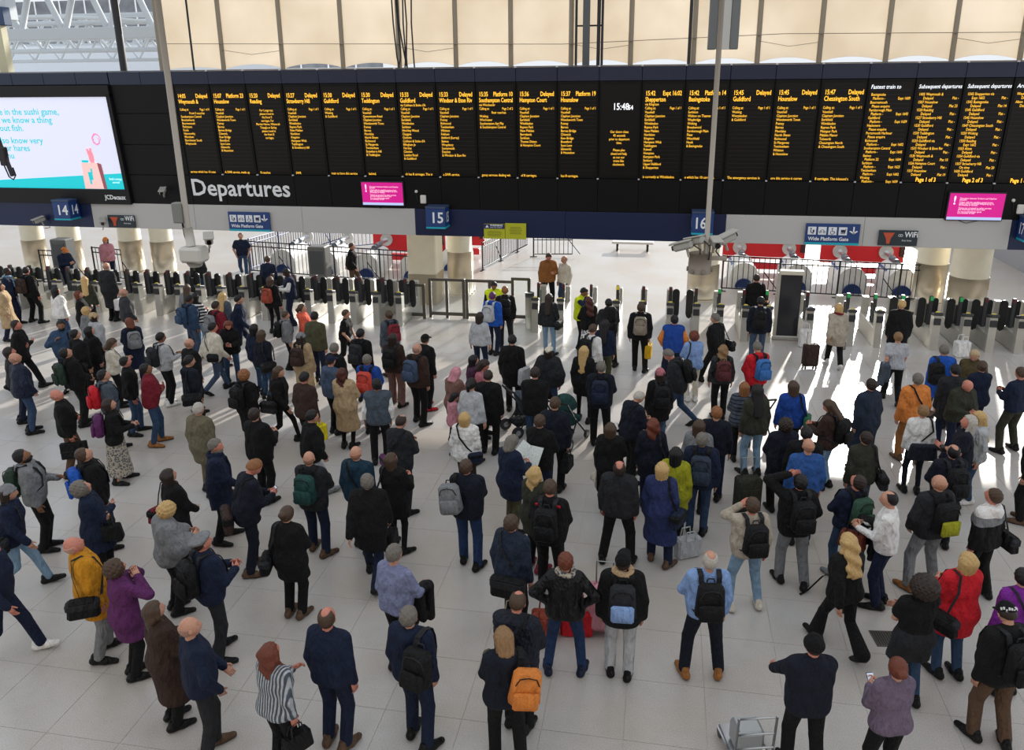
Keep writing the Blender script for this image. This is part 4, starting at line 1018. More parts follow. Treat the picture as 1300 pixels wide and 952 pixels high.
for x0, x1, z0, z1, l in ((-16.91, -16.0, 2.78, 3.16, 'dark WiFi sign with orange funnel mark beside platform 14'), (5.64, 6.6, 2.80, 3.20, 'dark WiFi sign with orange funnel mark near platform 17')):
    e, w, h = flat_sign('wifi_sign', x0, x1, z0, z1, plain('wifi_dark', '1b2c36', .4))
    mb = MB(); mb.prism([(-w*.40, h*.85), (-w*.10, h*.85), (-w*.19, h*.45), (-w*.21, h*.12), (-w*.29, h*.12), (-w*.31, h*.45)], -.034, -.026); mb.build('funnel_mark', [plain('wifi_orange', 'c1502f', .5)], e)
    mb = MB()
    for k in range(2): mb.tube([(w*.03+.05*k+.03*math.cos(a), -.03, h*.68+.03*math.sin(a)) for a in [j*.9 for j in range(8)]], .006, 4)
    put_text(mb, 'WiFi', w*.16, h*.58, .20, -.03, .9, w*.34, 'l', 0, .004); put_text(mb, 'free here', w*.10, h*.3, .07, -.03, .9, None, 'l'); mb.build('lettering', [WHITE_T], e)
    tag(e, l, 'sign')
e, w, h = flat_sign('safety_notice', -4.36, -3.76, 2.72, 3.17, plain('notice_yellow', 'b3b41f', .5))
mb = MB(); [mb.box((0, -.028, h*(.75-.1*k)), (w*(.5+.2*((k*7) % 3)/3), .006, .012)) for k in range(5)]; mb.build('print', [plain('print_grey', '6f6f1c', .6)], e)
tag(e, 'plain yellow safety notice hung on the blue fascia', 'sign')
e, w, h = flat_sign('warning_notice', -4.98, -4.37, 2.72, 3.14, plain('notice_yellow', 'b3b41f', .5))
MB().box((0, -.03, h*.84), (w*.98, .012, h*.30)).build('blue_heading', [plain('notice_navy', '20265c', .5)], e)
mb = MB(); put_text(mb, 'WARNING', -w*.20, h*.86, .075, -.04, 1, None, 'l', 0, .002); put_text(mb, 'keep clear of gates', -w*.20, h*.76, .045, -.04, 1, None, 'l'); mb.prism([(-w*.42, h*.76), (-w*.26, h*.76), (-w*.34, h*.95)], -.042, -.037); mb.build('heading_text', [WHITE_T], e)
mb = MB(); [mb.box((0, -.028, h*(.5-.1*k)), (w*(.6+.2*((k*5) % 3)/3), .006, .012)) for k in range(4)]; mb.build('print', [plain('print_grey', '6f6f1c', .6)], e)
tag(e, 'yellow warning notice with dark blue heading on the blue fascia', 'sign')
# ------------------------------------------------------------------ behind the board: fabric screen, ribs, roof steel
def tarp_mat():
    m = bpy.data.materials.new('cream_sheeting'); m.use_nodes = True; nt = m.node_tree; nt.nodes.clear()
    out = _n(nt, 'ShaderNodeOutputMaterial'); d = _n(nt, 'ShaderNodeBsdfDiffuse'); t = _n(nt, 'ShaderNodeBsdfTranslucent'); mx = _n(nt, 'ShaderNodeMixShader'); mx.inputs[0].default_value = .62
    geo = _n(nt, 'ShaderNodeNewGeometry'); nz = _n(nt, 'ShaderNodeTexNoise', i_Scale=.7, i_Detail=3.0); rp = _n(nt, 'ShaderNodeValToRGB'); e = rp.color_ramp.elements
    e[0].position, e[1].position = .3, .7; e[0].color = (*hexc('ded5c7'), 1); e[1].color = (*hexc('e9e2d7'), 1)
    nt.links.new(geo.outputs['Position'], nz.inputs['Vector']); nt.links.new(nz.outputs['Fac'], rp.inputs['Fac'])
    for q in (d, t): nt.links.new(rp.outputs[0], q.inputs['Color'])
    nt.links.new(d.outputs[0], mx.inputs[1]); nt.links.new(t.outputs[0], mx.inputs[2]); nt.links.new(mx.outputs[0], out.inputs[0]); return m
TARP = tarp_mat(); RIBM = plain('rib_steel', '8d8271', .5, .3)
RIBX = [-15.5, -13.48, -11.53, -9.6, -7.84, -6.12, -4.49, -2.75, -1.07, .66, 2.38, 4.0, 5.70, 7.35, 9.0, 10.7, 12.4, 14.1, 15.8, 17.5, 19.2]
ROUT = empty('trim_6', (0, 24.7, 7.45)); tag(ROUT, 'cream translucent sheeting stretched between steel ribs above the board', kind='structure')
for i in range(len(RIBX)-1):
    a, b = RIBX[i]-0.0, RIBX[i+1]; n = 10; V = []; F = []
    for th in (0, .012):
        for k in range(n+1):
            t = k/n; x = a+(b-a)*t; z0 = .0+.14*math.sin(math.pi*t)**.8*(1 if i else .5); bow = .10*math.sin(math.pi*t)
            V += [(x, bow+th, z0-.02), (x, bow+th, 2.4), (x, bow+th, 5.2)]
    off = 3*(n+1)
    for k in range(n):
        for q in range(2):
            p = k*3+q; F.append((p, p+3, p+4, p+1)); F.append((p+off, p+1+off, p+4+off, p+3+off))
    sh = link('sheet', new_mesh('sheet', V, F, [TARP], None, True), ROUT)
    if i % 3 == 1: MB().tube([(a, -.08, .55), ((a+b)/2, -.03, .40), (b, -.06, .5)], .007, 5).build('guy_wire', [RIBM], ROUT)
for i, x in enumerate(RIBX): MB().tube([(x, -.02, -.25), (x, -.02, 5.2)], .07 if i else .12, 10).build('rib', [RIBM], ROUT, True)
MB().tube([(-15.4, -.1, .75), (-3, -.1, .55), (3, -.1, .72), (14, -.1, .6)], .010, 6).build('guy_wire', [RIBM], ROUT)
DARK = plain('dark_steel', '2b2a2d', .5, .4)
def post(name, x, y, z0, z1, r, mat, lab):
    e = empty(name, (x, y, z0)); mb = MB(); mb.tube([(0, 0, 0), (0, 0, z1-z0)], r, 10); mb.build('shaft', [mat], e, True)
    MB().box((0, 0, .04), (r*3.2, r*3.2, .08)).build('foot_plate', [mat], e); return tag(e, lab, 'post')
post('steel_post', -16.55, 24.2, 7.1, 12.5, .11, DARK, 'dark steel post rising behind the board by the roof trusses')
post('steel_post', -14.2, 24.2, 7.1, 12.5, .03, DARK, 'thin black rod rising in front of the cream sheeting')
post('steel_post', .53, 24.2, 7.1, 12.5, .045, DARK, 'slim dark rod with clamp in front of the cream sheeting')
lad = empty('lattice_mast', (-2.2, 24.2, 7.0))
for x, r in ((-.36, .035), (.36, .035), (.26, .05)): MB().tube([(x, 0, 0), (x, 0, 5.4)], r, 8).build('upright', [DARK], lad, True)
MB().box((-.08, 0, 2.7), (.19, .12, 5.4), ch=.01).build('central_post', [plain('mast_grey', '5c5f62', .5, .3)], lad)
_rg = MB().tube([(-.36, 0, 0), (.36, 0, 0)], .025, 6).mesh('rung', [DARK])
for k in range(5): link('rung', _rg, lad, loc=(0, 0, .35+k*1.1))
tag(lad, 'lattice steel mast with central grey post above the board', 'mast')
for k in range(6):
    rr = random.Random(k); x = -7.78+.10*k; e = empty('cable_drop', (x, 24.1, 7.2))
    MB().tube([(rr.uniform(-.12, .2), 0, 0), (rr.uniform(-.08, .1), 0, .5), (rr.uniform(-.05, .05), 0, 1.4), (rr.uniform(-.1, .1), 0, 3), (rr.uniform(-.1, .1), 0, 5)], .022, 6).build('sheath', [plain('cable_black', '111112', .5)], e, True)
    tag(e, 'black cable in the bundle hanging before the cream sheeting', 'cable', 'bundled cables above the board')
# roof steel, upper left
STEEL = plain('roof_white_steel', 'c3cad0', .45, .1)
def truss(y, z0, z1, x0, x1, r, pitch, lab, box=False):
    e = empty('roof_truss', (x0, y, z0)); L = x1-x0
    if box: MB().box((L/2, 0, 0), (L, .30, .42), ch=.02).build('bottom_chord', [STEEL], e)
    else: MB().tube([(0, 0, 0), (L, 0, 0)], r*1.6, 8).build('bottom_chord', [STEEL], e, True)
    MB().tube([(0, 0, z1-z0), (L, 0, z1-z0)], r*1.6, 8).build('top_chord', [STEEL], e, True)
    k = 0; x = 0
    while x+pitch <= L+.01:
        a, b = (x, 0, 0), (x+pitch, 0, z1-z0)
        if k % 2: a, b = (x, 0, z1-z0), (x+pitch, 0, 0)
        MB().tube([a, b], r, 8).build('diagonal', [STEEL], e, True); x += pitch; k += 1
    return tag(e, lab, 'truss', 'white roof trusses beyond the board')
truss(30.0, 8.88, 11.2, -38, -18.6, .12, .95, 'deep white roof truss with heavy bottom chord above the advertising screen', True)
truss(36.5, 8.55, 9.75, -46, -21.5, .07, .85, 'shallow white roof truss behind the deep truss')
truss(43.0, 8.30, 9.4, -54, -24.5, .06, .8, 'far white roof truss just above the pale glazed wall')
truss(48.0, 9.3, 11.0, -58, -27.0, .09, 1.2, 'distant high white roof truss over the platforms')
truss(56.0, 9.0, 10.2, -66, -31.0, .08, 1.0, 'farthest white roof truss over the platforms')
e = empty('arched_tie', (-28, 33, 9.2)); MB().tube([(-8+k*1.5, 0, .55*math.sin(math.pi*k/12)) for k in range(13)], .07, 8).build('tube', [STEEL], e, True); tag(e, 'curved white steel tie between the roof trusses', 'truss')
MB().box((-42, 47, 7.85), (40, .2, 2.1)).build('wall_back', [plain('pale_wall', 'dbe4f0', .4)])
tag(bpy.data.objects['wall_back'], 'pale blue wall seen under the roof trusses', kind='structure')
gw = empty('wall_far', (-60, 82, 6)); tag(gw, 'far glazed end screen of the train shed behind the roof trusses', kind='structure')
_pn = MB().box((0, 0, 0), (2.7, .1, 2.2)).mesh('glazing_panel', [plain('far_glazing', '7d8086', .3, vary=.5, scale=.5)])
for k in range(22):
    for j in range(4): link('glazing_panel', _pn, gw, loc=(-30+k*2.9, 0, 1.2+j*2.35))
st = empty('steel_bracket', (-20.75, 24.6, 7.1)); MB().box((-.25, 0, .5), (.3, .3, 2.6), ch=.02).build('stanchion', [plain('stanchion_cream', 'cfc9a8', .5)], st); MB().box((-.25, 0, 2.0), (.7, .35, .55), ch=.02).build('blue_box', [plain('box_blue', '2a4468', .5)], st); MB().box((-.35, .3, 3.4), (.8, .5, 3), ch=.02).build('column_head', [STEEL], st)
tag(st, 'cream stanchion with blue box at the end of the advertising screen', 'stanchion')

# ------------------------------------------------------------------ columns
CREAM = plain('column_cream', 'e8dfc6', .5, vary=.05, scale=3); BRUSH = plain('brushed_steel', 'cbbfa8', .32, .6)
def column(n, x, y, r, zs, lab, top=3.3):
    e = empty('trim_%d' % n, (x, y, 0))
    MB().tube([(0, 0, zs), (0, 0, top)], r, 28).build('shaft', [CREAM], e, True)
    MB().tube([(0, 0, .06), (0, 0, zs)], r+.015, 28).build('steel_cladding', [BRUSH], e, True)
    MB().tube([(0, 0, 0), (0, 0, .06)], r+.05, 28).build('base_ring', [BRUSH], e, True)
    tag(e, lab, kind='structure')
for i, (x, y, r, zs) in enumerate([(-24.3, 28.2, .42, 1.25), (-22.7, 28.2, .42, 1.25), (-20.35, 28.6, .42, 1.25), (-19.0, 28.6, .42, 1.25), (-6.75, 27.0, .42, 1.5), (1.45, 27.6, .5, 1.2), (8.7, 28.2, .48, 1.3), (9.45, 27.0, .55, 1.15)]):
    column(10+i, x, y, r, zs, ['round cream column with steel base at far left', 'round cream column beside the leftmost column', 'round cream column behind the left gates', 'round cream column right of the left gate columns', 'round cream column beside the square pier', 'round cream column behind the camera mast', 'rear cream column of the right-hand pair', 'front cream column of the right-hand pair'][i])
pier = empty('trim_20', (-7.62, 25.6, 0)); MB().box((0, .2, 2.15), (.95, .9, 2.3), ch=.03).build('pier_shaft', [CREAM], pier); MB().box((0, .2, .52), (.97, .92, 1.04), ch=.02).build('steel_cladding', [BRUSH], pier)
tag(pier, 'square cream pier with steel base beside the wide glass gate', kind='structure')

# ------------------------------------------------------------------ ticket gates
STL = plain('gate_steel', 'b9b6ad', .34, .45, vary=.06, scale=4); PAD = plain('paddle_black', '1c1d1f', .4); RUB = plain('gate_dark', '2c2d30', .45); YEL = plain('reader_yellow', 'c8b32a', .4); BLU = plain('reader_blue', '46597e', .4)
BRZ = plain('frame_bronze', '5e5850', .4, .6)
def glass_mat():
    m, nt, b = nodes('gate_glass'); b.inputs['Base Color'].default_value = (.85, .93, .92, 1); b.inputs['Roughness'].default_value = .03; b.inputs['Transmission Weight'].default_value = .95; b.inputs['IOR'].default_value = 1.1; b.inputs['Alpha'].default_value = .45
    return m
GLS = glass_mat()
def paddle_mesh(s):
    P = []
    for k in range(9): a = math.pi*k/8; P.append((.10*math.cos(a), 1.13+.10*math.sin(a)))
    P += [(-.10, .50), (-.065, .40), (0, .36), (.075, .42), (.10, .54)]
    return MB().prism([(s*u, v) for u, v in P] if s > 0 else [(s*u, v) for u, v in P][::-1], -.022, .022).mesh('paddle', [PAD])
GATE = dict(
    low=MB().box((0, .85, .26), (.20, 1.9, .52), 0, ch=.02).mesh('low_wall', [STL]),
    front=MB().prism([(-.13, 0), (.10, 0), (.16, .92), (-.10, .98)], -.095, .095, 'x').mesh('front_pillar', [STL]),
    rear=MB().box((0, 1.68, .50), (.19, .22, 1.0), 0, ch=.02).mesh('rear_pillar', [STL]),
    reader=MB().box((0, -.02, .985), (.22, .30, .09), 0, rx=-.25, ch=.02).mesh('card_reader', [RUB]),
    pad=MB().tube([(0, -.06, 1.02), (0, -.07, 1.045)], .062, 14).mesh('touch_pad', [YEL]),
    slot=MB().box((0, -.115, .80), (.17, .06, .18), 0, ch=.01).mesh('ticket_slot', [RUB]),
    mast=MB().box((0, .62, .90), (.09, .10, .85), 0, ch=.01).mesh('display_mast', [RUB]),
    lamp=MB().box((0, .56, 1.26), (.075, .02, .11), 0).mesh('status_lamp', [glow('lamp_red', '541c1c', .10)]),
    hinge=MB().tube([(0, .80, .3), (0, .80, 1.05)], .055, 10).mesh('hinge_post', [RUB]),
    pl=paddle_mesh(1), pr=paddle_mesh(-1))
GREENL = glow('lamp_green', '1f8a45', .5); REDL = glow('lamp_red', '541c1c', .10); AMBL = glow('lamp_amber', 'b8a01c', .5)
def gate(x, y, lab, grp, paddles='both', lamp=REDL, angle=0.0, rz=0.0, pad=YEL):
    e = empty('ticket_gate', (x, y, 0), rz)
    for k, nm in (('low', 'low_wall'), ('front', 'front_pillar'), ('rear', 'rear_pillar'), ('slot', 'ticket_slot'), ('mast', 'display_mast'), ('hinge', 'hinge_post')): link(nm, GATE[k], e)
    rd = link('card_reader', GATE['reader'], e); link('touch_pad', GATE['pad'], rd, [pad]); m_ = [c for c in e.children if c.name.startswith('display_mast')][0]; link('status_lamp', GATE['lamp'], m_, [lamp])
    if paddles in ('both', 'left'): o = link('paddle', GATE['pl'], e, loc=(-.165, .80, 0)); o.rotation_euler = (0, 0, -angle)
    if paddles in ('both', 'right'): o = link('paddle', GATE['pr'], e, loc=(.165, .80, 0)); o.rotation_euler = (0, 0, angle)
    return tag(e, lab, 'ticket gate', grp)
GY = 22.85
xs = [-22.0+.72*k for k in range(21)]
for x in xs: gate(x, GY, 'steel ticket gate with black paddles in the left-hand row', 'ticket gates of the left-hand row', 'both')
for x, lp, pd in ((-3.49, REDL, 'none'), (-2.75, REDL, 'none'), (-1.93, REDL, 'none'), (-1.16, AMBL, 'none'), (-.42, REDL, 'none')): gate(x, GY, 'open steel ticket gate without visible paddles in the central row', 'ticket gates of the central row', pd, lp, 1.45)
gate(.35, GY, 'central ticket gate with one black paddle on its right', None, 'right', REDL); gate(1.07, GY, 'central ticket gate with one black paddle on its left', None, 'left', REDL)
gate(1.72, GY, 'steel ticket gate under the platform 16 sign', None, 'none', GREENL)
for x, lp, l in ((2.40, REDL, 'steel ticket gate left of the gate used by two people'), (3.02, GREENL, 'ticket gate with green lamp beside the tall dark screen')): gate(x, GY, l, None, 'none', lp)
for x, lp in ((5.20, GREENL), (5.91, GREENL), (6.62, GREENL), (7.35, GREENL), (8.10, GREENL), (8.73, REDL), (9.43, REDL), (10.15, REDL), (10.9, REDL), (11.65, REDL), (12.4, REDL), (13.15, REDL), (13.9, REDL)): gate(x, GY, 'steel ticket gate in the right-hand row near platform 17', 'ticket gates of the right-hand row', 'both' if x > 6.6 else 'none', lp, .5)
gate(4.12, GY, 'ticket gate with blue reader beside the tall dark screen', None, 'none', REDL, pad=BLU)
def glass_panel(x0, x1, y, z1, n, name, lab, base=.08):
    e = empty(name, ((x0+x1)/2, y, 0)); w = x1-x0
    mb = MB(); mb.box((0, 0, z1-.04), (w, .07, .08), ch=.008); mb.box((0, 0, base+.05), (w, .07, .10), ch=.008)
    mb.build('rail_frame', [BRZ], e)
    st_ = MB().box((0, 0, z1/2), (.09, .08, z1), ch=.008).mesh('stile', [BRZ])
    for k in range(n+1): link('stile', st_, e, loc=(-w/2+w*k/n, 0, 0))
    pm = MB().box((0, 0, (z1+base)/2), (w/n-.09, .015, z1-base-.15)).mesh('pane', [GLS])
    for k in range(n): link('pane', pm, e, loc=(-w/2+w*(k+.5)/n, 0, 0))
    return tag(e, lab, 'gate')
glass_panel(-6.95, -5.88, 23.9, 1.25, 2, 'wide_gate', 'left leaf of the wide bronze-framed glass gate by the pier')
glass_panel(-5.78, -4.35, 23.9, 1.25, 2, 'wide_gate', 'right leaf of the wide glass gate beside the staff member')
glass_panel(-7.75, -7.1, 23.7, 1.1, 1, 'side_screen', 'narrow bronze-framed glass screen in front of the pier')
glass_panel(-4.35, -3.85, 23.9, 1.35, 1, 'side_screen', 'narrow glass screen beside the first central gate')
bo = empty('bollard', (-3.72, 23.2, 0)); MB().tube([(0, 0, 0), (0, 0, .95)], .13, 18).build('shaft', [STL], bo, True); MB().tube([(0, 0, .95), (0, 0, 1.08)], .135, 18).build('black_cap', [RUB], bo, True); tag(bo, 'round steel bollard with black cap beside the narrow glass screen', 'bollard')
ts = empty('tall_screen', (3.6, 23.2, 0)); MB().box((0, 0, .97), (.58, .14, 1.80), ch=.02).build('dark_panel', [plain('screen_glass_dark', '2a2b30', .15)], ts); MB().box((0, 0, 1.92), (.64, .24, .12), ch=.02).build('top_cap', [plain('cap_cream', 'cfc9b6', .5)], ts); MB().box((-.33, 0, .95), (.09, .2, 1.9), ch=.01).build('side_post', [STL], ts); MB().box((0, 0, .06), (.8, .3, .12), ch=.02).build('plinth', [STL], ts)
tag(ts, 'tall dark screen panel with cream cap among the gates', 'screen')
for x, y, l in ((-11.25, 25.6, 'grey assistance kiosk behind the gates near the railings'), (-20.9, 25.6, 'grey assistance kiosk at the far left end of the gates')):
    k_ = empty('kiosk', (x, y, 0)); MB().box((0, 0, .95), (.62, .5, 1.75), ch=.03).build('cabinet', [plain('kiosk_grey', '6f706e', .5)], k_); MB().box((0, -.26, 1.3), (.5, .03, .8), ch=.01).build('front_panel', [plain('kiosk_panel', '55575a', .3)], k_); MB().box((0, 0, .04), (.68, .56, .08)).build('plinth', [RUB], k_); tag(k_, l, 'kiosk')

# ------------------------------------------------------------------ railings, buffer stops, train
def railing(x0, y0, x1, y1, lab, h=1.25, mat=None):
    mat = mat or plain('rail_black', '20242c', .45, .3); L = math.hypot(x1-x0, y1-y0); e = empty('railing', (x0, y0, 0), math.atan2(y1-y0, x1-x0))
    for z in (.12, h-.18, h): MB().tube([(0, 0, z), (L, 0, z)], .022, 6).build('rail', [mat], e, True)
    bar = MB().tube([(0, 0, .12), (0, 0, h)], .013, 6).mesh('baluster', [mat]); pst = MB().tube([(0, 0, 0), (0, 0, h+.03)], .03, 8).mesh('post', [mat]); n = int(L/.17)
    for k in range(n+1):
        x = L*k/n
        if k % 11 == 0: link('post', pst, e, loc=(x, 0, 0)); MB().box((x, 0, .01), (.3, .12, .02)).build('foot_plate', [mat], e)
        else: link('baluster', bar, e, loc=(x, 0, 0))
        if k % 22 == 8: MB().tube([(x, 0, .75), (x+.5, .0, .12)], .018, 6).build('brace', [mat], e, True)
    return tag(e, lab, 'railing')
BLRAIL = plain('rail_blue', '2f3f6e', .45, .2)
railing(-15.6, 28.9, -8.3, 27.75, 'long dark railing before the left-hand buffer stops')
railing(2.15, 28.6, 8.75, 27.9, 'long dark railing before the right-hand buffer stops')
railing(-15.75, 29.3, -14.6, 36.0, 'blue railing running back along the left platform', mat=BLRAIL)
railing(-13.6, 34.0, -10.2, 36.5, 'blue railing beyond the left-hand buffer stops', mat=BLRAIL)
railing(-6.75, 30.6, -5.8, 35.5, 'short dark railing at the platform 15 buffer stop', 1.1)
railing(-5.2, 33.5, -3.6, 33.7, 'low dark barrier beside the platform 15 railing', .9)
railing(-22.6, 26.4, -21.2, 26.4, 'small dark barrier between the left cream columns', 1.2)
railing(-21.0, 27.2, -19.6, 26.9, 'dark barrier with open rails behind the left gates', 1.2)
RED = plain('buffer_red', 'd6202a', .4); CONC = plain('buffer_white', 'dcdcda', .55, vary=.06); BLUP = plain('buffer_blue', '24407c', .5)
def buffer_stop(xs_, y, red, lab):
    e = empty('buffer_stop', (sum(xs_)/len(xs_), y, 0)); xm = sum(xs_)/len(xs_)
    for x in xs_:
        pr = [(-.48, 0)]+[(.48*math.cos(a), .40+.48*math.sin(a)) for a in [math.pi*(1-k/10) for k in range(11)]]+[(.48, 0)]
        h_ = MB().prism([(x-xm+u, v) for u, v in pr[::-1]], .0, 1.7).build('concrete_block', [CONC], e)
        mb = MB(); mb.tube([(x-xm, -.12, .02), (x-xm, .06, .02)], .30, 20); mb.build('blue_stop', [BLUP], e, True)
        mb = MB(); mb.tube([(x-xm, 1.2, .95), (x-xm, 2.5, .95)], .085, 14); mb.build('hydraulic_ram', [plain('ram_steel', 'b9bcc0', .3, .7)], e, True)
        MB().tube([(x-xm, 1.0, .88), (x-xm, 1.6, .92)], .12, 16).build('ram_cylinder', [plain('ram_grey', '6d7680', .4, .5)], e, True)
        MB().tube([(x-xm, 2.45, .95), (x-xm, 2.53, .95)], .25, 20).build('buffer_head', [CONC], e, True)
        MB().box((x-xm-.36, 1.2, .66), (.10, 1.2, .10), ch=.02).build('blue_strut', [plain('strut_blue', '3b5f9e', .4)], e)
    if red:
        MB().box((0, 2.65, 1.0), (red, .16, 1.0), ch=.02).build('red_beam', [RED], e); MB().box((0, 2.65, .24), (red*.7, .2, .26), ch=.02).build('lower_beam', [RED], e); MB().box((red/2-.1, 2.52, 1.0), (.16, .12, .4)).build('number_plate', [plain('plate_dark', '3a1416', .5)], e)
    return tag(e, lab, 'buffer stop')
buffer_stop([-14.4, -12.65], 29.3, 0, 'pair of white buffer blocks nearest the blue railing')
buffer_stop([-10.9, -9.1], 29.0, 3.0, 'red beamed buffer stop with white blocks left of the pier')
buffer_stop([-7.95], 30.5, 1.5, 'red beamed buffer stop behind the cream pier')
buffer_stop([2.95, 4.75], 29.3, 3.0, 'red beamed buffer stop behind the tall dark screen')
buffer_stop([6.5, 8.1], 29.0, 2.9, 'red beamed buffer stop left of the right-hand columns')
tr = empty('train', (13.3, 26, 0)); mb = MB(); mb.prism([(.0, .95), (-.05, 1.4), (0, 2.6), (.35, 3.5), (2.6, 3.5), (2.9, 2.6), (2.9, .95)], 4.0, 26.0); mb.build('coach_body', [plain('coach_white', 'cfd2d6', .35)], tr)
mb = MB(); mb.prism([(.12, .0), (.05, .95), (2.8, .95), (2.75, .0)], 4.2, 26.0); mb.build('underframe', [plain('coach_dark', '9a9da2', .6)], tr)
_wn = MB().box((-.035, 0, 2.0), (.03, 1.4, .8), ch=.01).mesh('window', [plain('coach_glass', '1d2430', .1)])
for k in range(10): link('window', _wn, tr, loc=(0, 5.5+2.05*k, 0))
MB().box((1.45, 3.95, 1.9), (2.7, .12, 1.9), ch=.1).build('cab_front', [plain('cab_yellow', 'b9962a', .5)], tr)
tag(tr, 'white train standing at the platform beyond the right-hand gates', 'train')
bn = empty('bench', (-1.18, 35.40, 0), 0, .8); MB().box((0, 0, .45), (2.2, .6, .12), ch=.02).build('seat', [plain('bench_white', 'd3d3d0', .5)], bn)
for s in (-1, 1): MB().box((s*.8, 0, .2), (.12, .5, .4)).build('leg', [RUB], bn)
tag(bn, 'pale bench standing on the sunlit platform', 'bench')

# ------------------------------------------------------------------ hanging poles with cameras
PALE = plain('pole_grey', 'a9a196', .45, .2); HOUS = plain('camera_housing', 'a5a39c', .5)
def cctv(parent, p, yaw, pitch, L=.42):
    M = Matrix.Translation(p) @ Matrix.Rotation(R(yaw), 4, 'Z') @ Matrix.Rotation(R(pitch), 4, 'X')
    def tr_(mb): mb.V = [tuple(M @ Vector(v)) for v in mb.V]; return mb
    h_ = tr_(MB().box((0, .0, 0), (.15, L, .13), ch=.03)).build('camera_housing', [HOUS], parent)
    tr_(MB().box((0, .03, .075), (.19, L*1.12, .03), ch=.012)).build('sunshield', [HOUS], h_)
    tr_(MB().tube([(0, L/2, 0), (0, L/2+.03, 0)], .045, 12)).build('lens', [plain('lens_black', '0c0c0e', .1)], h_)
    tr_(MB().tube([(0, -.05, -.06), (0, -.05, -.2)], .025, 8)).build('mount', [PALE], h_)
    tr_(MB().tube([(0, -L/2, -.02), (0, -L/2-.1, -.12), (.02, -L/2-.02, -.34), (.03, -.05, -.3)], .012, 6)).build('cable', [plain('cable_black', '111112', .5)], h_)
ml = empty('camera_mast', (-8.72, 14.0, 4.0)); MB().tube([(0, 0, .45), (-.03, 0, 5.2)], .055, 12).build('pole', [PALE], ml, True)
MB().box((-.14, 0, .72), (.20, .18, .38), ch=.02).build('junction_box', [plain('junction_grey', '7e7f7b', .5)], ml)
MB().tube([(-.1, 0, .55), (-.05, -.05, .3), (.0, -.04, .1)], .02, 6).build('cable', [plain('cable_black', '111112', .5)], ml, True)
MB().tube([(0, 0, .45), (.02, 0, .1)], .085, 12).build('lower_tube', [plain('mast_white', 'c9c6bf', .45)], ml, True)
MB().box((.06, 0, -.06), (.46, .36, .30), ch=.05).build('camera_turret', [plain('mast_white', 'c9c6bf', .45)], ml)
MB().tube([(.06, 0, -.20), (.06, 0, -.30)], [.17, .11], 18).build('dome', [plain('dome_grey', '8d8a84', .3)], ml, True)
cctv(ml, (.34, .1, .22), -150, -12, .34)
tag(ml, 'hanging pole with white camera turret in front of the Departures lettering', 'camera mast')
mr = empty('camera_mast', (.74, 14.0, 4.0)); MB().tube([(.02, 0, .0), (.02, 0, 4.6)], .042, 12).build('pole', [PALE], mr, True)
MB().tube([(-.07, 0, -.12), (-.07, 0, .22)], .19, 18).build('bracket_drum', [plain('drum_grey', '857b70', .5)], mr, True)
for a in range(6): MB().tube([(-.07+.19*math.cos(a), .19*math.sin(a), -.06), (-.07+.215*math.cos(a), .215*math.sin(a), -.06)], .04, 10).build('gland', [plain('drum_grey', '857b70', .5)], mr)
cctv(mr, (-.36, -.05, .34), 70, -18, .34); cctv(mr, (-.15, .0, .42), 50, -16, .32); cctv(mr, (.16, .0, .40), -165, -12, .26); cctv(mr, (.36, .2, .44), -60, 20, .32)
MB().box((.22, .1, .12), (.3, .12, .06), ch=.01).build('arm', [PALE], mr)
tag(mr, 'hanging pole with cluster of cctv cameras before the platform 16 sign', 'camera mast')
sp = empty('line_speaker', (.85, 14.3, 7.46))
for x, m in ((-.19, 'speaker_grey'), (.15, 'speaker_grey')): MB().box((x, 0, 1.2), (.13, .18, 2.4), ch=.01).build('speaker_column', [plain(m, '6f7274', .5)], sp)
MB().box((-.02, -.02, 1.2), (.2, .1, 2.4)).build('back_channel', [plain('channel_grey', 'c9c9c6', .45)], sp)
tag(sp, 'pair of tall grey line speakers hanging beside the camera pole', 'speaker')
rg = empty('microphone_rig', (-14.95, 17.0, 4.9)); MB().tube([(-.35, 0, 1.9), (-.12, 0, .9), (.08, 0, .1)], .05, 8).build('boom', [plain('rig_black', '1c1a20', .5)], rg, True); MB().box((-.06, 0, .55), (.16, .14, .42), ch=.02).build('control_box', [plain('rig_black', '1c1a20', .5)], rg)
MB().tube([(-.1, 0, .35), (-.02, 0, .08), (.08, 0, .02), (.16, 0, .12), (.12, 0, .3)], .016, 6).build('cable_loop', [plain('rig_black', '1c1a20', .5)], rg, True); MB().tube([(-.08, 0, .5), (-.4, 0, .45)], .035, 8).build('side_arm', [plain('rig_black', '1c1a20', .5)], rg, True)
tag(rg, 'black hanging rig with cable loops in front of the advertising screen', 'rig')
for p, yaw, l in (((-14.75, 22.6, 3.95), 200, 'black security camera on the board left of the Departures lettering'), ((-17.0, 22.7, 2.98), 215, 'grey security camera at the right end of the platform 14 fascia'), ((-19.2, 22.7, 2.98), 150, 'grey security camera on the platform 14 fascia beside the number sign')):
    e = empty('security_camera', p); cctv(e, (0, 0, 0), yaw, -15, .34); tag(e, l, 'camera')

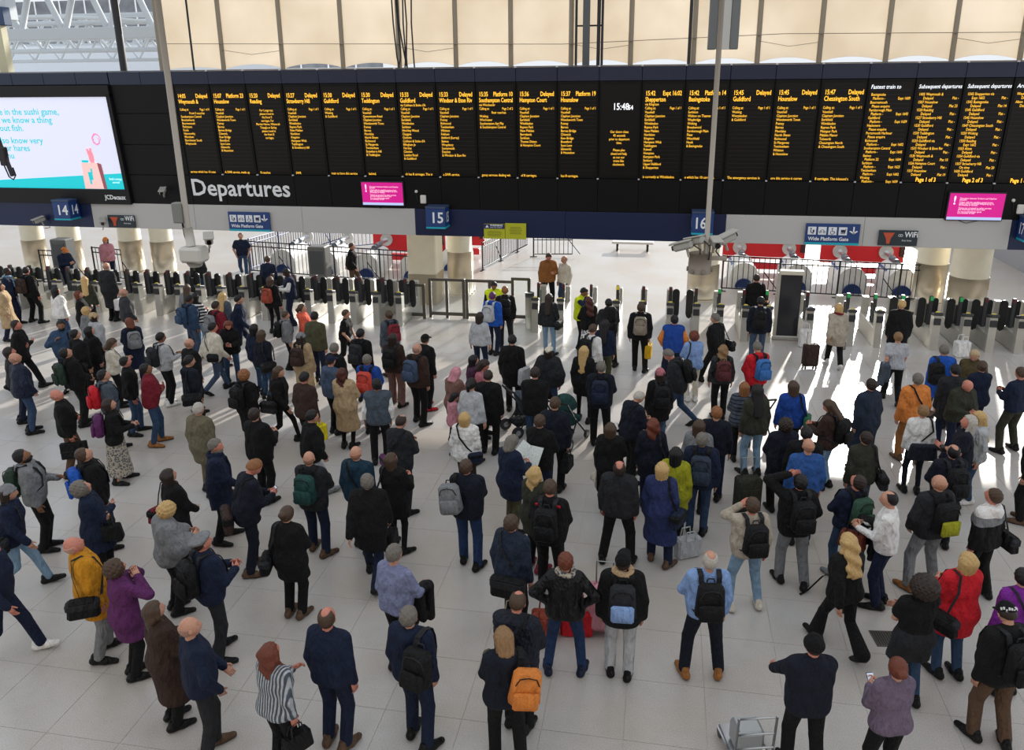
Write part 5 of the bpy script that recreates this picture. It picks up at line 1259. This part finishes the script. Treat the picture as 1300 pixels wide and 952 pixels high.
# ------------------------------------------------------------------ luggage and buggies standing on the floor
def suitcase(x, y, rz, col, lab, s=1.0, hard=False):
    e = empty('suitcase', (x, y, 0), rz, s); c = fabric(col, .4 if hard else .75)
    MB().box((0, 0, .39), (.42, .26, .64), ch=.04).build('shell', [c], e, True); MB().box((0, -.145, .34), (.32, .04, .4), ch=.015).build('front_pocket', [c], e)
    mb = MB(); mb.tube([(-.11, .08, .70), (-.11, .08, 1.02), (.11, .08, 1.02), (.11, .08, .70)], .011, 6); mb.build('telescopic_handle', [plain('bag_metal', '9a9a98', .35, 1)], e)
    for sx_ in (-1, 1):
        for sy_ in (-1, 1): MB().tube([(sx_*.15-.02, sy_*.09, .035), (sx_*.15+.02, sy_*.09, .035)], .035, 12).build('wheel', [RUB], e)
    return tag(e, lab, 'suitcase')
suitcase(3.86, 20.75, .2, 'darkbrown', 'dark suitcase pulled by the person in the stone coat', .9)
suitcase(1.62, 12.85, .3, 'darkolive', 'dark green suitcase beside the person with navy jacket and denim backpack')
suitcase(-.52, 9.35, 0, 'pink', 'pink hard suitcase beside the red shopping bag', 1.0, True)
suitcase(6.55, 17.6, .3, 'charcoal', 'charcoal suitcase pulled by the person in the light grey t-shirt', .85)
def shopper(x, y, rz, col, w, d, h, lab, fill=None, name='shopping_bag'):
    e = empty(name, (x, y, 0), rz); MB().box((0, 0, h/2), (w, d, h), ch=.03, taper=1.08).build('bag_body', [fabric(col, .6)], e, False)
    for s in (-1, 1): MB().tube([(-w*.22, s*d*.48, h*.95), (-w*.18, s*d*.4, h*1.35), (w*.18, s*d*.4, h*1.35), (w*.22, s*d*.48, h*.95)], .012, 6).build('handle', [fabric(col if col != 'tan' else 'black', .6)], e)
    if fill: MB().ball((0, 0, h*.98), (w*.42, d*.38, .12), 14, 8).build('contents', [fabric(fill, .9)], e, True)
    return tag(e, lab, 'bag')
shopper(-.87, 9.32, .1, 'red', .42, .32, .36, 'red shopping bag with pale contents between the standing travellers', 'stone')
shopper(-1.28, 9.15, .1, 'rust', .32, .28, .34, 'orange-brown bag standing between legs in dark blue jeans', None)
shopper(-1.68, 9.05, .6, 'stone', .3, .2, .38, 'printed paper bag standing beside dark blue jeans', None)
shopper(.62, 11.4, .5, 'lightgrey', .38, .18, .34, 'white carrier bag on the floor beside the indigo long coat', None)
shopper(7.9, 22.3, .2, 'white', .35, .25, .42, 'white plastic bag resting against a right-hand ticket gate', None, 'plastic_bag')
shopper(4.0, 22.55, .2, 'white', .3, .2, .5, 'white plastic bag hanging by the gate with the blue reader', None, 'plastic_bag')
fb = empty('backpack', (2.75, 10.55, 0), .4); MB().box((0, 0, .25), (.34, .2, .48), ch=.06, taper=.88).build('main_compartment', [fabric('black', .7)], fb, True); MB().box((0, -.12, .17), (.27, .07, .25), ch=.025).build('front_pocket', [fabric('charcoal', .7)], fb, True)
V_, F_ = ribbon([((-.1, .1, .45), (1, 0, 0), (0, 1, 0)), ((-.2, .25, .3), (1, 0, 0), (0, 1, 0)), ((-.35, .35, .02), (1, 0, 0), (0, 0, 1)), ((-.5, .3, .015), (0, 1, 0), (0, 0, 1))], .04); link('shoulder_strap', new_mesh('shoulder_strap', V_, F_, [fabric('black', .7)]), fb)
tag(fb, 'black backpack standing on the floor beside the person in white shirt', 'backpack')
def buggy(x, y, rz, col, lab, canopy=True):
    e = empty('pushchair', (x, y, 0), rz); fm = plain('buggy_frame', '2a2b2e', .4, .5); c = fabric(col, .8)
    for s in (-1, 1):
        MB().tube([(s*.24, -.42, 1.02), (s*.25, -.1, .62), (s*.26, .42, .12)], .016, 8).build('frame_tube', [fm], e, True); MB().tube([(s*.25, -.32, .12), (s*.25, .02, .55)], .016, 8).build('rear_strut', [fm], e, True)
        for yy, r in ((.44, .09), (-.34, .13)):
            w_ = MB().tube([(s*.27-.025, yy, r), (s*.27+.025, yy, r)], r, 18).build('wheel', [RUB], e); MB().tube([(s*.27-.03, yy, r), (s*.27+.03, yy, r)], r*.45, 12).build('hub', [plain('hub_grey', '9a9c9e', .4)], w_)
    MB().tube([(-.24, -.42, 1.02), (.24, -.42, 1.02)], .022, 8).build('push_handle', [RUB], e, True)
    V, Q = snet(lambda P: union(P, [((-.13, -.12, .80), (.13, -.12, .80), .09, .09), ((-.13, .0, .50), (.13, .0, .50), .10, .10), ((-.13, .28, .46), (.13, .28, .46), .08, .08), ((0, -.12, .8), (0, 0, .5), .12, .12), ((0, 0, .5), (0, .28, .46), .12, .1)], .06), (-.4, -.4, .2), (.4, .55, 1.05), .025)
    link('seat', new_mesh('seat', V, Q, [c], None, True), e)
    if canopy:
        V, Q = snet(lambda P: np.maximum(np.maximum(np.abs(sd_ell(P, (0, -.06, .80), (.24, .26, .26)))-.014, .80-P[..., 2]), P[..., 1]-.2), (-.4, -.45, .7), (.4, .4, 1.25), .022)
        link('canopy', new_mesh('canopy', V, Q, [c], None, True), e)
    MB().box((0, -.12, .26), (.36, .4, .12), ch=.03).build('basket', [fabric('charcoal', .9)], e)
    return tag(e, lab, 'pushchair')
buggy(-1.72, 15.25, -.35, 'darkteal', 'dark teal pushchair pushed past the crowd beside the dark navy jackets')
buggy(-2.6, 15.7, -.9, 'slate', 'slate grey pushchair in front of the person with black jacket', False)
buggy(2.0, 16.0, .35, 'maroon', 'maroon pushchair beside the person in red jacket')
tl = empty('luggage_trolley', (1.15, 7.5, 0), .25, .72); am = plain('trolley_aluminium', 'b9bbbd', .3, .9)
for s in (-1, 1): MB().tube([(s*.28, -.35, 1.0), (s*.28, -.3, .2), (s*.28, .45, .15)], .02, 8).build('frame_tube', [am], tl, True)
for z in (.2, .45, .7, .98): MB().tube([(-.28, -.33, z), (.28, -.33, z)], .016, 8).build('crossbar', [am], tl, True)
MB().box((0, .05, .19), (.54, .8, .03), ch=.01).build('platform', [am], tl); MB().box((0, .0, .40), (.42, .40, .38), ch=.05).build('silver_case', [plain('case_silver', 'a7abad', .35, .6)], tl)
for s in (-1, 1):
    for yy in (-.3, .4): MB().tube([(s*.26-.02, yy, .08), (s*.26+.02, yy, .08)], .08, 14).build('wheel', [RUB], tl)
tag(tl, 'silver luggage trolley pushed by the person in black beanie', 'trolley')

# ------------------------------------------------------------------ the crowd
PEOPLE = """
-15.40 28.10 1.76 150|m pp w u|short:brown|tee:navy|jeans:blue|white||beyond the gates
-10.53 26.64 1.78 75|m dp w z|short:brown|jacket:black|trousers:brown|black||walking past the railings
-15.16 24.64 1.70 170|f dd n z|short:darkbrown|jacket:charcoal|jeans:blue|white|scarf:olive|beyond the gates
-12.28 23.95 1.78 10|m dd n z|short:brown|coat:navy|jeans:navy|white||just beyond the gates
-20.20 24.73 1.72 100|m ff n g|cap:orange|jacket:navy|trousers:navy|black||beyond the ticket gates
-19.97 26.67 1.70 150|f ld n z|cap:orange|jacket:pink|trousers:navy|white||beyond the ticket gates
-3.48 25.45 1.84 160|m fd n g|short:brown|jacket:tan|trousers:black|black|phone|
-2.95 25.39 1.76 -130|m dd n z|bald:grey|jumper:cream|jeans:blue|black||
9.61 26.94 1.78 40|m dd n z|short:darkbrown|jacket:darkgreen|trousers:black|black|tote:mustard|beyond the gates
2.71 23.54 1.76 5|m dd n z|short:darkbrown|jacket:black|jeans:grey|black|shoulderbag:tan|walking through a gate
-4.47 21.68 1.78 165|mb ll n g|short:black|vest:hivis:black|trousers:black|black||beside the wide glass gate
-2.01 21.39 1.76 120|mb da n g|short:black|vest:hivis:navy|trousers:black|black||talking at the gate
-10.84 22.36 1.78 -120|md ff n g|short:black|vest:navy:white|trousers:navy|black||at the gate line
-19.34 21.15 1.78 70|md dd n z|short:black|jacket:navy|trousers:navy|black|scarf:lightblue|
-18.88 21.43 1.78 15|m dd v z|short:black|jacket:black|trousers:black|black|backpack:darkbrown|
-18.33 19.77 1.68 60|f dd n u|bob:brown|long:beige|trousers:navy|black||
-14.87 16.19 1.80 70|m cc w u|short:darkbrown|suit:black|trousers:black|black||arms folded
-16.48 19.65 1.66 20|f dd n u|long:black|puffer:white|jeans:blue|white||
-15.59 19.41 1.64 60|f cc n u|bob:auburn|coat:black|trousers:black|black||
-16.49 20.82 1.68 -20|f dd n z|long:blonde|jacket:darkolive|trousers:black|black||
-16.59 21.98 1.86 10|m dd n z|bald:grey|long:charcoal|trousers:black|black|carrier:white|
-14.19 19.36 1.78 40|m pp n u|bald:grey|jacket:darkgrey|jeans:navy|black||
-14.30 17.96 1.64 10|f dd n u|bob:blonde|hoodie:grey|trousers:grey|white||
-13.66 17.39 1.66 30|f dd n u|beanie:beige|hoodie:lightgrey|trousers:black|white||
-13.72 16.30 1.78 150|mb ds n z|beard:black|jacket:blue|jeans:navy|black|duffel:navy|
-12.86 15.70 1.77 20|m dd n u|short:black|jacket:black|trousers:black|black|crossbag:black|
-12.94 16.25 1.67 30|f dd n u|long:black|long:black|trousers:black|black||
-11.96 15.57 1.64 50|f ff n g|bob:brown|jumper:cream|trousers:black|black|crossbag:black|
-12.48 17.08 1.66 -40|f ff n g|bob:auburn|long:navy|trousers:navy|black|backpack:grey|
-12.06 14.47 1.80 35|m ll n U|short:black|jacket:black|trousers:black|black|backpack:darkgreen|
-10.67 14.30 1.70 50|f dd n u|short:black|jacket:black|jeans:blue|black||
-13.50 14.43 1.72 40|f dd n u|bob:darkbrown|jacket:charcoal|jeans:navy|black||
-12.89 13.93 1.80 35|m dp n u|bald:grey|puffer:navy|jeans:blue|black||
-9.92 13.86 1.74 60|mb cc n u|short:black|jacket:burgundy|jeans:blue|tan||
-10.50 13.40 1.74 45|m dd n u|short:black|hoodie:slate|jeans:blue|black|backpack:red|
-10.64 12.35 1.74 55|m cd n U|bald:grey|jacket:black|trousers:brown|black|briefcase:black|
-9.61 12.25 1.64 60|f ff n u|bob:darkbrown|jacket:black|skirt:patterned|black|backpack:purple|
-9.33 9.93 1.76 65|mb fd n U|beard:black|hoodie:grey|trousers:black|black|backpack:darkgreen|
-8.40 10.13 1.78 45|m dd n U|short:brown|jacket:black|trousers:charcoal|black|backpack:royalblue|
-7.80 9.22 1.72 55|f cc k U|curly:grey|coat:navy|trousers:black|black|handbag:black|
-6.81 7.81 1.78 40|m dd n U|bald:white|coat:mustard|trousers:grey|black|shoulderbag:black|
-6.16 7.52 1.66 40|f aa n u|curly:brown|coat:purple|trousers:black|black||
-8.90 8.92 1.72 60|f dd w z|beanie:grey|jacket:navy|jeans:lightblue|black|shoulderbag:black|
-7.98 7.59 1.76 70|m dd w z|short:brown|jacket:navy|trousers:navy|white||
-5.22 6.86 1.66 35|f ff n u|wavy:brown|long:darkbrown|trousers:black|black||
-4.58 6.52 1.78 45|m lp n u|bald:grey|jumper:navy|trousers:charcoal|brown||
-3.67 6.40 1.66 25|f fd n u|wavy:auburn|jumper:stripegrey|trousers:black|black|handbag:black|
-3.26 6.89 1.78 15|m dd n u|balding:brown|jumper:navy|trousers:navy|brown||
-5.34 8.05 1.78 30|m ff k u|flatcap:grey|jacket:navy|trousers:charcoal|black|backpack:black|
-6.39 8.80 1.68 40|f ff n g|curly:blonde|cape:grey|trousers:black|black||
-6.88 9.79 1.68 35|f ll n u|bob:darkbrown|long:black|trousers:black|black|shoulderbag:burgundy|
-6.68 10.68 1.76 60|m dl n z|beard:grey|coat:navy|trousers:black|black|briefcase:darkbrown,scarf:navy|
-5.83 9.93 1.82 40|m ff n G|short:ginger|suit:darknavy|trousers:darknavy|brown|messenger:darkbrown,phone|
-4.70 8.99 1.68 10|f dl n z|bun:brown|coat:black|trousers:black|brown|shoulderbag:black|
-7.76 12.08 1.74 10|m dd n z|short:white|coat:khaki|trousers:khaki|black||
-6.60 11.92 1.80 10|m ff n u|short:darkbrown|suit:black|trousers:black|black||
-7.89 13.97 1.68 15|f dd n z|curly:ginger|long:black|trousers:black|black|backpack:black|
-7.38 14.32 1.70 75|f dd w z|long:brown|jacket:black|leggings:black|black|shoulderbag:charcoal|
-9.31 14.39 1.76 40|m dd n z|short:black|hoodie:darknavy|trousers:black|black|shoulderbag:black|
-10.87 15.85 1.74 35|mb ff n z|short:black|jumper:lightgrey|trousers:black|white|backpack:charcoal|
-9.99 15.52 1.74 30|m dd n z|bald:brown|jacket:black|trousers:black|black||
-10.21 16.77 1.76 25|m dd w z|short:black|jacket:cream|jeans:slateblue|black|crossbag:black|
-10.09 17.37 1.64 150|f ff n g|wavy:auburn|jacket:black|jeans:blue|black|phone|
-11.02 18.49 1.76 20|m dd n z|short:darkbrown|jacket:burgundy|jeans:navy|black|backpack:grey|
-12.11 19.04 1.74 30|mb dd n z|short:black|jacket:blue|jeans:slateblue|black|backpack:blue|
-13.00 20.44 1.66 -10|f dd n z|long:brown|jacket:grey|jeans:blue|black||
-12.23 19.57 1.66 10|f ff n z|bob:black|jumper:stripebw|jeans:lightblue|white||
-11.55 19.76 1.66 0|f dd n z|long:blonde|jacket:slate|jeans:lightblue|white||
-10.82 19.18 1.80 70|m dd w z|short:black|jacket:navy|jeans:navy|white||
-11.02 21.53 1.70 10|f dd n z|bob:brown|jacket:black|leggings:black|black|backpack:rust|at the gate
-9.21 18.61 1.54 60|m dd n z|short:brown|hoodie:grey|trousers:black|black|backpack:black|
-8.92 19.06 1.62 75|f dd n u|ponytail:brown|hoodie:coral|trousers:black|black||
-9.17 16.92 1.70 20|f dd n z|bob:black|jacket:navy|jeans:blue|black|tote:teal|
-8.81 16.53 1.68 20|f dd n z|bob:brown|jacket:darknavy|jeans:blue|black|shoulderbag:black|
-8.06 17.77 1.80 5|m dd n z|short:black|jacket:olive|jeans:navy|black||
-7.79 18.92 1.60 80|m ld w z|short:brown|tee:black|trousers:black|black||
-6.44 18.49 1.70 -40|f dl n z|bun:brown|coat:slate|trousers:darkbrown|black|backpack:burgundy|
-7.87 16.56 1.66 5|f dd n z|beanie:grey|long:beige|trousers:black|black|backpack:darkbrown|
-6.69 15.64 1.76 30|m dd n z|short:grey|jacket:black|trousers:black|black||
-6.52 16.70 1.76 10|m dd n z|short:black|jacket:black|trousers:black|black|backpack:charcoal|
-6.50 14.94 1.72 20|m dd n z|cap:navy|hoodie:slateblue|trousers:black|black||
-5.74 15.05 1.76 5|m ll n u|short:grey|jacket:cobalt|trousers:navy|black|backpack:redorange|
-5.73 16.64 1.72 0|f dd n z|bob:darkbrown|jacket:darkbrown|wide:brownpink|black|backpack:black|
-4.93 15.74 1.80 15|m dd k z|bald:grey|jacket:darkbrown|trousers:black|black|backpack:denim|
-4.99 16.58 1.74 30|m dd n z|cap:black|jacket:black|trousers:black|red||
-5.98 14.30 1.72 5|f ff n u|wavy:darkred|long:beige|leggings:black|black||
-6.58 13.79 1.76 20|m dd n z|short:black|jacket:darkbrown|trousers:black|black|carrier:yellow|
-5.76 12.15 1.74 50|m pp w z|short:black|jacket:black|trousers:lightgrey|grey||
-5.09 13.72 1.76 -20|mb dd n u|short:black|vest:slate:white|trousers:black|black||
-4.13 12.03 1.76 15|m ff n g|balding:darkbrown|suit:charcoal|trousers:charcoal|black|crossbag:purple|
-3.84 10.84 1.68 10|f ff k u|bob:brown|coat:black|leggings:black|black|shoulderbag:black|
-5.04 10.54 1.76 5|m ff k u|bald:brown|suit:charcoal|trousers:navy|brown|backpack:darkteal|
-4.39 10.78 1.78 5|m dd n u|bald:ginger|hoodie:tealnavy|trousers:navy|black|crossbag:lightblue|
-3.91 9.89 1.82 -5|m dd w u|short:grey|coat:black|jeans:navy|black|handbag:black|
-2.95 8.17 1.78 20|m dq n z|short:grey|shirt:lilac|trousers:black|black|jacketarm:black|
-2.41 7.09 1.78 15|m dd n u|short:grey|hoodie:navy|trousers:navy|black|backpackside:black|
-2.63 10.58 1.78 5|m cc k u|short:brown|jacket:darknavy|trousers:darkblue|black|backpackleft:grey|
-2.20 11.72 1.68 35|f ff n g|bob:grey|coat:navy|trousers:olive|black|newspaper|
-3.14 12.61 1.66 0|f dd n u|bob:blonde|puffer:white|leggings:darkbrown|black|crossbag:navy|
-3.13 14.51 1.74 5|m dd n z|short:darkbrown|coat:black|trousers:black|black||
-3.36 14.03 1.73 10|f dd n z|ponytail:black|jumper:lightgrey|leggings:black|black||
-3.81 14.41 1.29 60|f ff n g|bob:black|puffer:pink|jeans:blue|black||
-3.92 14.94 1.60 30|f ff n g|hood:pink|coat:brownpink|trousers:black|black||
-3.72 15.79 1.59 60|f dd n z|bob:black|puffer:plum|trousers:black|black||
-3.43 15.30 1.69 90|f dd n g|bob:darkbrown|jumper:rose|trousers:black|black||
-4.05 21.09 1.76 -10|m dd n z|short:ginger|jacket:black|trousers:charcoal|black|backpack:black|at the wide gate
-4.28 20.53 1.74 20|m dd n z|short:purple|jacket:royalblue|jeans:navy|black|backpack:lightgrey|
-4.25 18.81 1.66 10|f dd n z|bob:darkbrown|jumper:lightgrey|jeans:navy|black||
-3.05 16.64 1.80 0|m dd n z|short:black|coat:black|trousers:black|black|tote:lightgrey|
-2.24 14.58 1.82 0|m uu n z|short:darkbrown|jacket:black|jeans:blue|black||pushing a buggy
-2.21 16.34 1.68 10|f dd n u|cap:cream|cape:charcoal|jeans:blue|black||
-2.82 20.80 1.68 0|f dd n z|long:darkbrown|jacket:charcoal|jeans:lightblue|black|shoulderbag:black|at the gate
-1.67 13.17 1.80 5|m dd n z|short:brown|jacket:darknavy|trousers:black|black|handbag:black|
-1.82 12.42 1.78 15|m ff n u|short:brown|suit:black|trousers:navy|black||
-1.62 10.65 1.72 25|f ff n u|wavy:blonde|coat:darkolive|trousers:black|burgundy||
-1.34 10.06 1.80 0|m ff n z|short:brown|jacket:blackred|trousers:black|black|backpack:black|
-1.70 9.12 1.78 30|m dd n u|short:brown|suit:slatenavy|trousers:black|black|messenger:black|
-0.93 8.46 1.74 0|f kk v u|short:auburn|leather:black|jeans:darkblue|trainernavy|scarf:patterned|
-1.35 7.48 1.76 5|m lf n g|balding:brown|puffer:darknavy|trousers:black|black|crossbag:khaki|
-1.38 6.95 1.70 -10|f ff n g|bob:lightbrown|hoodie:darknavy|trousers:black|black|backpackside:orange|
-0.26 8.52 1.74 0|m dd n u|cap:black|hoodfur:black|trousers:lightgrey|trainerblack|backpack:blackblue|
-0.43 11.00 1.80 10|m dd v U|balding:darkbrown|jacket:charcoal|trousers:black|black||
0.17 11.11 1.70 5|f dd k u|bob:blonde|long:indigo|trousers:navy|brown|shoulderbag:navy|
0.38 11.73 1.68 10|f dd n u|long:black|coat:chartreuse|trousers:black|black||
0.78 12.07 1.80 0|m dd n u|short:grey|jacket:navy|jeans:denimblue|black|backpack:darkdenim|
0.77 12.86 1.68 15|f dd n u|long:brown|coat:grey|trousers:black|black||
1.06 13.31 1.76 10|m dd n u|short:ginger|jumper:darknavy|trousers:navy|black||
0.01 12.80 1.68 5|f dd n u|wavy:auburn|coat:darknavy|jeans:navy|black|shoulderbag:black|
-0.66 12.53 1.68 10|f df n u|bob:brown|long:black|trousers:black|brown|hathand:cream|
-0.39 13.81 1.76 50|m ff n G|balding:white|jacket:darknavy|trousers:black|black|crossbag:white|
-1.03 15.19 1.80 -5|m ff k z|short:grey|jacket:darknavy|trousers:black|black|backpack:navy|
-1.48 16.40 1.70 5|f dd n z|long:blonde|coat:black|leggings:black|black||
-1.19 18.46 1.70 5|f dd n z|long:black|jumper:navy|trousers:olive|black||
-1.21 20.12 1.78 -15|m ff n z|short:black|hoodie:charcoal|trousers:black|black|guitarbag:black|
-1.43 17.85 1.76 35|m dd n z|short:brown|shirt:white|trousers:navy|black|backpack:black|
-1.75 20.70 1.66 -20|f ff n z|wavy:darkred|jacket:black|skirt:blackwhite|black||talking to staff
-0.40 19.79 1.80 0|m dd n u|short:brown|jacket:black|trousers:black|trainerblack|backpack:taupe,carrier:mustardyellow|
0.40 19.04 1.74 -5|m pp v u|short:black|vest:cobalt:orange|trousers:navy|black||
0.84 17.95 1.66 -25|f ff n z|curly:auburn|jacket:skyblue|trousers:cream|white|shoulderbag:black|
0.51 16.42 1.80 -80|m ff w G|short:grey|jacket:charcoal|jeans:denimblue|black|backpack:black,phone|
1.42 19.20 1.80 -60|m dd w z|short:grey|jacket:black|trousers:black|black|shoulderbag:black|
1.40 17.01 1.68 -5|f dd n z|wavy:lightbrown|leather:charcoal|trousers:black|black|backpack:maroon|
0.11 15.27 1.68 -15|f dd n z|beanie:rose|coat:black|jeans:slateblue|black|backpack:black|
2.55 20.83 1.78 0|m dd n z|short:black|jacket:darknavy|jeans:slateblue|black|backpack:black|at the gate
2.12 17.05 1.76 -30|m ff n g|short:grey|jacket:red|trousers:black|black|backpack:steelblue|
4.46 20.93 1.70 0|f dd w z|bob:blonde|coat:stone|trousers:black|white|handbag:patterned,scarf:burgundy|
1.66 14.93 1.62 5|f fd n z|bob:ginger|puffer:navygrey|trousers:black|black||
1.83 14.39 1.78 -20|f dd n z|long:black|jacket:darkolive|jeans:lightblue|black||
2.53 14.91 1.70 0|f dd n z|bob:brown|jacket:cobalt|trousers:black|black|tote:green|
2.14 13.06 1.72 -15|m ff n u|curly:darkbrown|coat:darknavy|trousers:black|black||
2.41 12.61 1.77 5|m dd n z|short:black|jacket:black|trousers:black|black||
2.35 12.07 1.81 -5|m dd n u|bald:ginger|shirt:mediumblue|trousers:navy|black||
3.05 14.05 1.70 -50|f ff n g|long:brown|jacket:darkbrown|jeans:lightblue|black|backpack:black|
3.88 14.94 1.82 -35|m dd n u|short:darkbrown|long:slatenavy|trousers:navy|black||
3.31 12.71 1.72 -20|f dd n u|short:darkbrown|jacket:darkolive|jeans:slate|black|shoulderbag:charcoal|
5.26 18.56 1.70 0|f dd w z|bun:lightbrown|tee:lightgrey|trousers:black|black|jacketarm:slate|
5.91 20.95 1.80 0|m dd n z|short:blonde|coat:black|trousers:black|black||at the gate
5.83 17.35 1.78 -10|m dd n z|short:grey|coat:royalblue|trousers:navy|black|backpackleft:black|
6.36 17.20 1.79 -140|m dd n g|short:sand|suit:olivebrown|trousers:brown|brown||
6.31 16.63 1.71 -10|f cc n z|bun:brown|suit:navy|jeans:navy|black||
5.66 16.11 1.78 0|m dd n z|short:black|coat:charcoal|jeans:navy|black||
5.62 15.58 1.76 160|m ff n G|bald:grey|jacket:darkolive|jeans:navy|black||
4.80 15.43 1.80 -20|m dd k u|short:grey|puffer:orange|trousers:tan|brown|crossbag:brown|
4.55 14.12 1.68 -5|f dd n u|short:lightbrown|jumper:white|leggings:darknavy|black|toteback:darknavy|
5.06 13.54 1.76 -80|m fd n u|long:white|tee:darknavy|jeans:navy|black||
5.39 13.94 1.68 -100|f dd n z|long:blonde|hoodie:lightgrey|jeans:blue|white||
6.86 16.21 1.76 -30|m ff v z|short:brown|jumper:navy|trousers:darkolive|black||
4.47 12.29 1.76 -15|m fa n u|balding:black|jacket:darknavy|trousers:black|black|backpack:black,camera|
3.91 11.12 1.82 -20|m pp v u|bald:ginger|jacket:charcoal|trousers:grey|tan|backpack:blacklime|
4.57 10.98 1.72 -40|f dd n u|short:brown|hoodie:blackwhite|trousers:black|black|shoulderbag:black|
3.19 10.57 1.76 -75|m ff n z|balding:black|shirt:white|trousers:navy|black|jacketarm:black,handbag:rustbrown|
2.83 11.21 1.72 -35|f ll n U|short:darkbrown|jumper:navy|jeans:blue|grey|backpack:forest|
2.05 10.86 1.80 -10|m hp k u|short:black|jacket:black|trousers:grey|black|backpack:black|
1.35 10.18 1.76 -15|m ad v u|short:brown|jumper:stone|jeans:lightblue|cream|backpack:black|
2.46 9.47 1.72 -30|f dd w z|wavy:blonde|jacket:black|flare:black|black|handbag:forest|
0.73 8.69 1.80 -10|m qd v u|balding:white|shirt:skyblue|trousers:darknavy|tan|backpack:black|
3.05 8.63 1.72 -15|f cc n u|afro:darkbrown|tee:black|jeans:blue|black|shirtwaist|
1.69 7.35 1.72 -5|m uu n z|beanie:black|jacket:darknavy|trousers:black|black||pushing a silver trolley
2.47 7.26 1.62 -15|f ff n u|bun:auburn|jumper:mauve|trousers:black|black|phone|
3.68 9.20 1.74 -15|f ff n u|bob:blonde|coat:red|jeans:blue|black|shoulderbag:black|
3.77 8.13 1.76 -15|m dd n g|cap:blackprint|jacket:black|trousers:brown|black|backpack:black|
4.23 9.02 1.68 -20|f dd n z|short:black|jacket:violet|trousers:black|black|crossbag:black|
6.08 13.34 1.78 -60|m dd n z|short:darkbrown|jacket:black|trousers:black|brown||
"""
for _r in PEOPLE.strip().split('\n'): make_person(_r)
